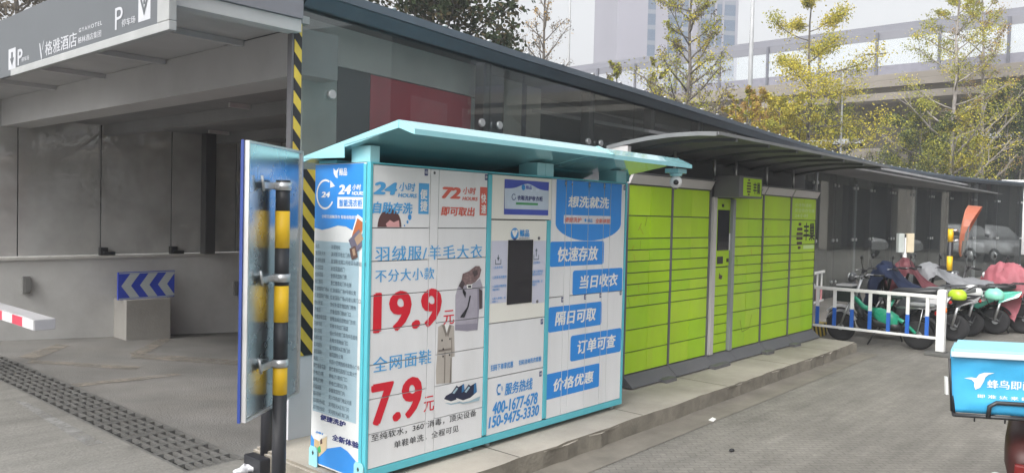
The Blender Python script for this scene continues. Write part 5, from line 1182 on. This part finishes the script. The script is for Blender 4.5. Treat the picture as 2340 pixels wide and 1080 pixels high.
def dwheel(x):
    b = MB(); w, r = .12, .26; ri = .15
    b.lathe([(ri, -w*.38), (r-.04, -w*.5), (r, -.02), (r, .02), (r-.04, w*.5), (ri, w*.38)], (x, -.08, r), (0, 1, 0), 32); wh = b.done('wheel', M_rub, t, False)
    b = MB(); b.lathe([(.02, -.05), (ri, -.04), (ri, .04), (.02, .05)], (x, -.08, r), (0, 1, 0), 24); b.done('rim', mat('rim_dark_grey', (.10, .10, .105), .4, metal=.5), wh, False)
dwheel(.20); dwheel(1.50)
b = MB(); b.loft([(-.02, -.08, .38, .05, .03, 3.5), (.04, -.08, .40, .08, .03, 3.5), (.2, -.08, .51, .09, .03, 2.5), (.4, -.08, .5, .08, .03, 2.5)], 14); b.done('rear_fender', M_bplast, t, False)
b = MB(); b.box(.0, .03, -.16, .0, .46, .53, .012); b.done('tail_light', mat('tail_dark_red', (.14, .008, .008), .35), t, False)
for yy in (.08, -.14): b = MB(); b.ball((.06, yy, .44), .022, (1, 1.2, .8), 12, 8); b.done('turn_signal', mat('lamp_glass', (.6, .62, .62), .1), t, False)
b = MB(); b.loft([(.8, -.08, .34, .15, .04, 4), (1.15, -.08, .34, .15, .04, 4)], 14); b.done('footboard', M_bplast, t, False)
b = MB(); b.loft([(1.12, -.08, .36, .1, .08, 3), (1.22, -.08, .58, .18, .2, 3), (1.30, -.08, .82, .12, .12, 3)], 16); b.done('front_shield', P_dred, t, False)
b = MB(); b.tube([(1.25, -.08, .7), (1.18, -.08, 0.86)], .02, 8); b.tube([(1.28, -.08, .7), (1.5, -.03, .26)], .018, 8); b.tube([(1.12, .22, 0.87), (1.17, .1, 0.89), (1.18, -.08, 0.87), (1.17, -.3, 0.89), (1.12, -.42, 0.87)], .012, 8); b.done('handlebar', M_bplast, t, False)
# the insulated bag: a thing of its own on the rack
bt = thing('delivery_bag', 'bright blue insulated delivery bag with white bird logo on the scooter rack', 'bag', (bc.x, bc.y, zr_+.012), brz)
M_bag = mat('bag_blue', (.045, .33, .58), .38, var=.10, vscale=5, bump=.25, bscale=12, dirt=.06, dcol=(.3, .5, .6)); M_lid = mat('bag_lid_blue', (.28, .60, .74), .3, var=.05)
BW, BD, BH = .305, .27, .292
b = MB(); NB = 14
def bagface(fn):
    g_ = [[b.bm.verts.new(fn(i/NB, j/NB)) for i in range(NB+1)] for j in range(NB+1)]
    for j in range(NB):
        for i in range(NB): f = b.bm.faces.new((g_[j][i], g_[j][i+1], g_[j+1][i+1], g_[j+1][i])); f.smooth = True
def crease(p, k): return mnoise.noise(Vector(p)*9+Vector((k, 0, 0)))*.010+mnoise.noise(Vector((p[0]*4, p[1]*4+p[2]*12, p[2]*5+k)))*.008
def edge(u, v): return min(1, 8*min(u, 1-u, v, 1-v))
def front(u, v): tw = BW*(.96+.07*v); x = -.0+.012*math.sin(PI*v); y = tw-2*tw*u; z = BH*v; return (x-.012*edge(u, v)+crease((x, y, z), 1)*edge(u, v), y, z)
TP = .115
def back_(u, v): tw = BW*(.96+.07*v)-TP; return (BD, tw-2*tw*u, BH*v)
def lft(u, v): tw = BW*(.96+.07*v); z = BH*v; x = BD*u; return (x, tw-TP*u+.008*edge(u, v)+crease((x, 0, z), 4)*edge(u, v), z)
def rgt(u, v): tw = BW*(.96+.07*v); return (BD*u, -tw+TP*u-.008*edge(u, v), BH*v)
for fn in (front, back_, lft, rgt): bagface(fn)
bagface(lambda u, v: (BD*u, (BW*.96-TP*u)*(1-2*v), 0)); bagface(lambda u, v: (BD*u, (BW*1.03-TP*u)*(1-2*v), BH))
bmesh.ops.remove_doubles(b.bm, verts=b.bm.verts[:], dist=.0008); b.done('bag_body', M_bag, bt, False)
b = MB(); b.prism([(-.03, BW*1.06, BH-.012), (-.03, -BW*1.06, BH-.012), (BD+.02, -BW*1.06+TP+.01, BH-.012), (BD+.02, BW*1.06-TP-.01, BH-.012)], (0, 0, .052))
bmesh.ops.bevel(b.bm, geom=b.bm.edges[:], offset=.015, segments=3, affect='EDGES'); b.done('bag_lid', M_lid, bt, False)
b = MB(); b.box(-.034, -.0305, -BW*1.05, BW*1.05, BH-.006, BH+.020, .001); b.done('lid_trim', mat('trim_pale', (.62, .66, .70), .3, metal=.2), bt, False)
for sy in (1, -1): b = MB(); b.tube([(-.008, sy*BW*.985, .005), (-.006, sy*BW*1.045, BH-.02)], .006, 6); b.done('bag_piping', M_bplast, bt, False)
b = MB(); b.prism([(.03, BW-.0, .08), (.05, BW-.0, .08), (.05, BW+.006, .17), (.03, BW+.006, .17)], (0, .012, 0)); b.done('side_strap', M_pwhite, bt, False)
d = Decal(lambda u, v, e: (front(min(1, max(0, .5+u/(2*BW*(.96+.07*v/BH)))), v/BH)[0]-.002-e, -u, v), None)
FW = mat('bag_print_white', (.72, .72, .68), .4)
def dp_(L): return [(-BW+(x-2172)/1804*dp*1.0, (953-y)/1804*dp) for x, y in L]
bird = [(2199, 873), (2214, 870), (2224, 871), (2229, 862), (2240, 857), (2262, 857), (2250, 861), (2243, 868), (2240, 880), (2234, 893), (2224, 898), (2221, 890), (2221, 882), (2214, 875)]
BW_ = dp_(bird); d.polyuv(FW, BW_, 1)
(u0, v1), (u1, v0) = dp_([(2248, 873), (2248, 893)])[0], dp_([(2345, 893), (2345, 893)])[0]
d.textuv(FW, '蜂鸟即配', u0, min(u1+.0, BW-.03), v0, v1, 1, bold=.02)
(u0, v1), (u1, v0) = dp_([(2228, 908)])[0], dp_([(2335, 916)])[0]
d.textuv(FW, '即 准 达 来 好', u0, min(u1, BW-.05), v0, v1, 1)
d.build('bag_print', bt, world=False)
# ================================================================== TREES
def tree(nm, label, base, h, tr, seed, leaf_ms, crown0=.35, spread=.28, nlimb=26, nleaf=2600, lsize=.07, up=.5, bark=None, cat='tree', group=None, clump=.35, droop=0.0, multi=1, bare=0.0):
    rs = random.Random(seed); t = thing(nm, label, cat, base, 0, group)
    bark = bark or mat('bark_grey', (.13, .115, .10), .9, var=.3, vscale=8, bump=.4, bscale=30)
    b = MB(); tips = []
    for m_ in range(multi):
        pts = []; off = Vector((rs.uniform(-.3, .3), rs.uniform(-.3, .3), 0))*(multi > 1)
        lean = Vector((rs.uniform(-.03, .03), rs.uniform(-.03, .03), 0))*(1 if multi == 1 else 5)
        for k in range(9):
            q = k/8; pts.append(off+lean*h*q+Vector((rs.uniform(-1, 1)*tr*.5, rs.uniform(-1, 1)*tr*.5, h*q)))
        b.tube(pts, [tr*(1-.9*k/8)+.006 for k in range(9)], 8)
        for i in range(nlimb//multi):
            q = crown0+(1-crown0)*((i+rs.random()*.8)/(nlimb/multi)); q = min(q, .98)
            f_ = q*8; k = min(int(f_), 7); p0 = pts[k].lerp(pts[k+1], f_-k)
            az = i*2.399+rs.uniform(-.5, .5)
            ln = h*spread*(1-.75*(q-crown0)/(1-crown0))*rs.uniform(.6, 1.25)
            d0 = Vector((math.cos(az), math.sin(az), up*rs.uniform(.5, 1.4)))
            lp = [p0]; d_ = d0.normalized(); r0 = tr*(1-q)*.55+.008
            for s_ in range(5):
                d_ = (d_+Vector((rs.uniform(-.18, .18), rs.uniform(-.18, .18), rs.uniform(-.05, .16)-droop))).normalized(); lp.append(lp[-1]+d_*ln/5)
            b.tube(lp, [r0*(1-.16*s_)+.003 for s_ in range(6)], 5)
            tips += [(lp[s_], ln*.16) for s_ in range(2, 6)]
            for s_ in (2, 3, 4):
                for e in range(2):
                    dd = (d_+Vector((rs.uniform(-1, 1), rs.uniform(-1, 1), rs.uniform(-.2, .7)))).normalized()
                    e1 = lp[s_]+dd*ln*.28; b.tube([lp[s_], e1], [r0*.35+.002, .002], 4, False); tips += [(e1, ln*.14), (lp[s_].lerp(e1, .6), ln*.14)]
    b.done('trunk', bark, t, False)
    c = MB(); n_each = max(1, nleaf//max(1, len(tips)))
    for p, rad in tips:
        if rs.random() < bare: continue
        k_ = int(n_each*rs.choice((.3, .7, 1.2, 1.8)))+1; c.mi = rs.randrange(len(leaf_ms)) if rs.random() < .8 else 0
        for _ in range(k_):
            o_ = Vector((rs.gauss(0, 1), rs.gauss(0, 1), rs.gauss(0, .8)))*max(rad, lsize)*clump*1.35
            q = p+o_; a = Vector((rs.uniform(-1, 1), rs.uniform(-1, 1), rs.uniform(-1, 1))).normalized(); e = a.cross(Vector((rs.uniform(-1, 1), rs.uniform(-1, 1), rs.uniform(-1, 1)))).normalized()
            s_ = lsize*rs.uniform(.6, 1.3); c.poly([q-a*s_*.7, q+e*s_*.45, q+a*s_*.7, q-e*s_*.45])
    for f in c.bm.faces: f.smooth = False
    me = bpy.data.meshes.new('crown'); c.bm.to_mesh(me); c.bm.free()
    for m_ in leaf_ms: me.materials.append(m_)
    o = bpy.data.objects.new('crown', me); COL.objects.link(o); o.parent = t
    return t
LY = leafmat('leaf_yellow', (.54, .46, .07)); LG = leafmat('leaf_yellow_green', (.36, .36, .07)); LO = leafmat('leaf_ochre', (.44, .29, .10)); LD = leafmat('leaf_dark_green', (.05, .065, .035)); LD2 = leafmat('leaf_brown_green', (.10, .085, .05)); LM = leafmat('leaf_mid_green', (.10, .13, .05)); LB = leafmat('leaf_grey_brown', (.20, .17, .13))
def tb(px, dep, py=500): p = hd(px, py, dep); p.z = 0; return p
GG = 'autumn ginkgo trees beyond the glass wall'
tree('ginkgo_tree', 'tallest bright yellow ginkgo with tiered branches in front of the elevated road', tb(1842, 31.6), 11.0, .13, 3, [LY, LG, LY], .30, .36, 20, 20000, .06, .12, clump=.5, cat='tree')
tree('ginkgo_tree', 'pale yellow green ginkgo standing before the hazy tower block', tb(1556, 25), 10.2, .11, 11, [LG, LB, LY], .28, .24, 44, 12000, .05, .8)
tree('ginkgo_tree', 'slim nearly bare ginkgo left of the tower block, beside the thin lamp pole', tb(1228, 26), 10.5, .09, 21, [LB, LO], .25, .17, 44, 4200, .045, 1.1, bare=.2)
tree('ginkgo_tree', 'ochre ginkgo thicket low behind the slate canopy, left of the tallest yellow ginkgo', tb(1690, 29), 6.2, .08, 31, [LO, LY, LG], .35, .30, 36, 14000, .06, .45, multi=2)
tree('ginkgo_tree', 'pale trunked ginkgo, right hand one of the near pair, with rusty top twigs', tb(2245, 36.5), 13.6, .12, 41, [LO, LG, LB], .20, .22, 36, 9000, .055, .7, bare=.05, bark=mat('bark_pale', (.30, .27, .25), .85, var=.2, vscale=6))
tree('ginkgo_tree', 'pale trunked ginkgo, left hand one of the near pair, yellow green low down', tb(2172, 35.5), 13.4, .14, 43, [LG, LY, LG], .18, .27, 36, 16000, .06, .5, bare=.05, bark=MATS['bark_pale'])
tree('ginkgo_tree', 'grey green leafy sapling beside the curved street lamp', tb(1925, 35), 7.4, .08, 51, [LM, LG, LB], .30, .26, 34, 10000, .06, .6, multi=2)
tree('ginkgo_tree', 'thin twiggy tree left of the pale ginkgo, low over the canopy edge', tb(1450, 27), 6.8, .06, 57, [LG, LB], .35, .24, 30, 7000, .055, .8, multi=2)
tree('broadleaf_tree', 'big dark leaved tree rising over the near end of the canopy roof', tb(985, 19), 8.8, .16, 61, [LD, LD2, LD], .30, .30, 40, 15000, .10, .5, clump=.6)
tree('broadleaf_tree', 'smaller dark leafed tree top at the right of the big dark tree', tb(1128, 22), 6.6, .10, 67, [LD, LD2], .45, .22, 22, 3500, .10, .6, clump=.55)
tree('broadleaf_tree', 'grey leaved tree above the left end of the sign box', tb(60, 24), 11, .16, 71, [LB, LD2, LB], .2, .30, 40, 9000, .10, .5, clump=.6)
for i, (px, dp_2, hh_, lab) in enumerate(((90, 19, 5.0, 'brownish bush behind the leftmost dusty glass pane'), (330, 20, 5.4, 'brown leaved bush behind the middle dusty glass panes'), (430, 17.5, 4.2, 'thin brown bush behind the glass beside the dark steel post'), (530, 19, 4.6, 'bush behind the glass right of the dark steel post'))):
    tree('bush', lab, tb(px, dp_2), hh_, .05, 80+i, [LD2, LB, LD], .08, .34, 26, 2800, .10, .8, cat='bush', multi=3, clump=.6)
for i, (px, dp_2, hh_, ms_, lab) in enumerate(((2075, 36, 6.8, [LM, LG], 'green bush under the elevated road, behind the pale trunked pair'), (2150, 36, 6.2, [LY, LG, LM], 'yellow green bush just over the glass wall below the bridge'), (2300, 37.5, 8.2, [LM, LD], 'dark green bush at the right edge below the bridge'), (1800, 31.8, 6.6, [LY, LG], 'low yellow bush at the foot of the tallest ginkgo'), (1720, 33, 6.6, [LO, LY], 'rusty yellow bush left of the tallest ginkgo'))):
    tree('bush', lab, tb(px, dp_2), hh_, .05, 90+i, ms_, .2, .42, 40, 16000, .07, .5, cat='bush', multi=3, clump=.5)

# ================================================================== ELEVATED ROAD, TOWER, LAMPS
t = thing('elevated_road', 'elevated concrete road with grey noise barrier and clear window band', 'bridge', (45.5, 20, 0))
OX = 45.0; Y0, Y1 = -30, 190
M_con = mat('bridge_concrete', (.21, .19, .165), .85, var=.15, vscale=.35, dirt=.4, dscale=.3, dcol=(.17, .15, .13)); M_bar = mat('barrier_grey_panel', (.13, .133, .155), .5, var=.08, vscale=.5); M_lil = mat('barrier_lilac_panel', (.19, .19, .23), .5); M_bpost = mat('barrier_post', (.11, .115, .14), .5)
b = MB(); b.box(OX-.3, OX+14, Y0, Y1, 8.95, 9.30); b.box(OX-.30, OX+.0, Y0, Y1, 9.301, 9.62, .02); b.done('parapet', M_con, t)
b = MB(); b.prism([(OX-.1, Y0, 8.948), (OX+.5, Y0, 8.2), (OX+3.2, Y0, 7.4), (OX+10.5, Y0, 7.4), (OX+13.5, Y0, 8.2), (OX+14, Y0, 8.948)], (0, Y1-Y0, 0)); b.done('girder', M_con, t)
b = MB(); b.box(OX-.42, OX-.302, Y0, Y1, 8.25, 8.62); b.done('cable_duct', M_con, t)
b = MB(); b.box(OX-.1, OX-.04, Y0, Y1, 9.625, 10.12); b.done('lower_panel', M_lil, t)
b = MB(); b.prism([(OX-.08, Y0, 11.5), (OX+.0, Y0, 11.95), (OX+.25, Y0, 12.3), (OX+.6, Y0, 12.45), (OX+.6, Y0, 12.40), (OX+.28, Y0, 12.25), (OX+.05, Y0, 11.92), (OX-.02, Y0, 11.5)], (0, Y1-Y0, 0)); b.done('upper_panel', M_bar, t)
b = MB(); b.box(OX-.09, OX-.075, Y0, Y1, 10.122, 11.498); b.done('window_band', glassmat('barrier_glass', (.93, .95, .96), gloss_min=.0, dust=.22, dustcol=(.80, .82, .84), dscale=.03), t)
y = Y0+1.0
while y < 110:
    b = MB(); b.box(OX-.20, OX-.105, y-.07, y+.07, 9.30, 11.9, .01); b.done('barrier_post', M_bpost, t); y += 3.05
for yc in (-22, -2, 14.0, 33, 52, 71):
    b = MB(); b.box(OX+3.5, OX+7.2, yc-1.1, yc+1.1, 0.01, 5.9, .15); b.prism([(OX+3.2, yc-1.2, 5.902), (OX+7.5, yc-1.2, 5.902), (OX+10.4, yc-1.2, 7.38), (OX+2.4, yc-1.2, 7.38)], (0, 2.4, 0)); b.done('pier', M_con, t)
t2 = thing('shade_wall', 'wall added under the elevated road, coloured dark for the shade there', 'wall', (58, 20, 0))
b = MB(); b.box(OX+13, OX+13.5, -20, 80, .01, 7.3); b.done('wall_body', mat('underpass_shade', (.045, .045, .05), .9, var=.3, vscale=.4), t2)  # added wall, its near-black colour stands for the shade under the bridge
for k in range(8): b = MB(); b.box(OX+12.8, OX+12.995, -16+k*9, -15.4+k*9, .01, 7.2); b.done('buttress', M_con, t2)
pb_ = hd(1985, 372, 39); b = MB(); b.box(pb_.x-1.2, pb_.x+.8, pb_.y-1.2, pb_.y+1.0, .01, pb_.z+.6, .05)
tag(b.done('bridge_footing', M_con), 'plain square concrete pillar base under the elevated road', 'pillar')
# tower block, far away and pale in the haze
td = 165.0
pl_, pr_ = hd(1405, 100, td), hd(1702, 100, td); c0 = (pl_+pr_)/2
t = thing('tower_block', 'tall pale tower block fading into the haze, with blue window strips', 'tower', (c0.x, c0.y, 0), YAW-PI/2+R(8))
hwid = (pr_-pl_).length/2; TH = 52
M_tw = mat('tower_cladding', (.24, .235, .28), .7, var=.05, vscale=.1); M_tg = stripemat('tower_glass', (.05, .09, .15), (.16, .18, .22), (0, 0, 1.0), 3.2, .72, .25)
b = MB(); b.box(-hwid, hwid*.28, 0, 20, .01, TH); b.box(hwid*.281, hwid*.97, 1.2, 20, .01, TH-2); b.done('tower_body', M_tw, t, False)
for x0, x1, y_ in ((-.52, -.40, 0), (-.20, .02, 0), (.04, .12, 0), (.36, .58, 1.2), (.62, .70, 1.2), (.74, .92, 1.2)):
    b = MB(); b.box(hwid*x0, hwid*x1, y_-.12, y_-.004, 1, TH-4); w_ = b.done('window_strip', M_tg, t, False)
# lamps
def lamp(label, px, dep, topy, arm=True, r=.06):
    p = tb(px, dep); zt__ = hd(px, topy, dep).z
    t = thing('street_lamp', label, 'street lamp', p); b = MB(); b.tube([(0, 0, .01), (0, 0, zt__*.6), (0, 0, zt__)], [r, r*.8, r*.55], 10); b.done('lamp_pole', mat('lamp_pole_grey', (.36, .37, .38), .5), t, False)
    if arm:
        rr_ = cr*1.0; b = MB(); e = Vector((0, 0, zt__)); b.tube([e, e+rr_*.35+Vector((0, 0, .45)), e+rr_*.9+Vector((0, 0, .72))], [r*.55, r*.5, r*.45], 8); b.done('lamp_arm', MATS['lamp_pole_grey'], t, False)
        b = MB(); b.loft([(0, 0, 0, .05, .03, 2.5), (.25, 0, .03, .14, .05, 3), (.75, 0, .06, .12, .04, 3), (.9, 0, .07, .04, .02, 2.5)], 12)
        Mx = Matrix.Translation(e+rr_*.85+Vector((0, 0, .70))) @ Matrix.Rotation(math.atan2(cr.y, cr.x), 4, 'Z')
        for v in b.bm.verts: v.co = Mx @ v.co
        b.done('lamp_head', MATS['lamp_pole_grey'], t, False)
lamp('curved arm street lamp in front of the elevated road, right of the tallest ginkgo', 1915, 33, 165)
lamp('thin tall grey pole beside the nearly bare ginkgo', 1290, 30, -150, False, .05)
lamp('tall grey pole between the tower block and the tallest ginkgo', 1704, 29, -150, False, .10)
# white box truck parked beyond the right end of the glass wall
tk = tb(2325, 36); t = thing('box_truck', 'white box truck whose top shows over the glass wall at the right edge', 'truck', tk, R(20))
b = MB(); b.box(-2.2, 2.6, -1.1, 1.1, .95, 3.72, .04); b.done('cargo_box', mat('truck_white', (.72, .72, .72), .4, dirt=.1), t, False)
b = MB(); b.loft([(-4.0, 0, 1.3, .98, .75, 6), (-3.6, 0, 1.6, 1.02, 1.05, 6), (-2.4, 0, 1.7, 1.02, 1.15, 6)], 20); b.done('cab', MATS['truck_white'], t, False)
for x in (-3.1, 1.5):
    for y in (-.95, .95): b = MB(); b.lathe([(.2, -.12), (.42, -.13), (.46, 0), (.42, .13), (.2, .12)], (x, y, .46), (0, 1, 0), 20); b.done('wheel', M_rub, t, False)
b = MB(); b.box(-3.9, 2.5, -.5, .5, .5, .9); b.done('chassis', M_bplast, t, False)
# cars across the lot: only their mirror images in the glass wall are in the picture
t = thing('shop_building', 'long low shop building across the lot, seen only mirrored in the glass wall', 'building', (80, -24, 0))
b = MB(); b.box(36, 150, -34, -18, .01, 12.5); b.done('building_body', mat('shop_wall', (.07, .078, .078), .7, var=.3, vscale=.2), t)
b = MB(); b.box(36, 150, -17.99, -17.7, 4.2, 5.4); b.done('sign_band', mat('shop_band_red', (.22, .05, .06), .6, var=.3, vscale=.3), t)
for k in range(19):
    b = MB(); b.box(38+k*6, 42+k*6, -17.99, -17.9, .4, 3.6); b.done('shop_window', mat('shop_window', (.22, .25, .25), .3, var=.3, vscale=.4), t)
    b = MB(); b.box(38+k*6, 42+k*6, -17.99, -17.9, 6.6, 8.6); b.done('window', MATS['shop_window'], t)
def car(label, x, y, rz, pm):
    t = thing('parked_car', label, 'car', (x, y, 0), rz, 'cars mirrored in the glass wall')
    b = MB(); b.loft([(-2.2, 0, .72, .78, .22, 5), (-2.1, 0, .74, .86, .32, 5), (-.9, 0, .74, .90, .36, 6), (1.1, 0, .72, .90, .34, 6), (2.0, 0, .66, .86, .28, 5), (2.2, 0, .62, .74, .18, 4)], 24); b.done('body', pm, t, False)
    b = MB(); b.loft([(-2.05, 0, 1.15, .74, .12, 5), (-1.7, 0, 1.36, .72, .32, 5), (-.6, 0, 1.42, .72, .36, 5), (.4, 0, 1.38, .70, .32, 5), (1.05, 0, 1.12, .68, .10, 4)], 20); b.done('cabin', pm, t, False)
    b = MB(); b.loft([(-1.9, 0, 1.30, .745, .11, 6), (-.6, 0, 1.36, .745, .17, 6), (.3, 0, 1.32, .725, .14, 6), (.75, 0, 1.22, .70, .08, 6)], 20); b.done('windows', M_screen, t, False)
    for xx in (-1.35, 1.35):
        for yy in (-.80, .80):
            b = MB(); b.lathe([(.2, -.10), (.33, -.11), (.35, 0), (.33, .11), (.2, .10)], (xx, yy, .35), (0, 1, 0), 20); w_ = b.done('wheel', M_rub, t, False)
            b = MB(); b.lathe([(.02, -.115), (.2, -.105), (.2, .105), (.02, .115)], (xx, yy, .35), (0, 1, 0), 16); b.done('rim', M_alu, w_, False)
    for yy in (-.6, .6): b = MB(); b.ball((2.1, yy, .74), .12, (.5, 1.3, .7), 12, 8); b.done('headlight', MATS['lamp_glass'], t, False)
car('white car mirrored faintly in the right part of the glass wall', 40.5, -2.8, R(100), P_white)
car('second white car mirrored at the very right edge of the glass wall', 44.5, -7.0, R(95), P_white)
# haze
hzb = MB(); hzb.box(-60, 330, -60, 245, -4, 55)
hm = bpy.data.materials.new('haze_air'); hm.use_nodes = True; n_ = hm.node_tree; n_.nodes.clear()
ho = n_.nodes.new('ShaderNodeOutputMaterial'); hv = n_.nodes.new('ShaderNodeVolumePrincipled')
hv.inputs['Color'].default_value = (.88, .90, .94, 1); hv.inputs['Density'].default_value = .0021; hv.inputs['Anisotropy'].default_value = .2
n_.links.new(hv.outputs[0], ho.inputs['Volume'])
o = hzb.done('haze', hm); o['kind'] = 'stuff'
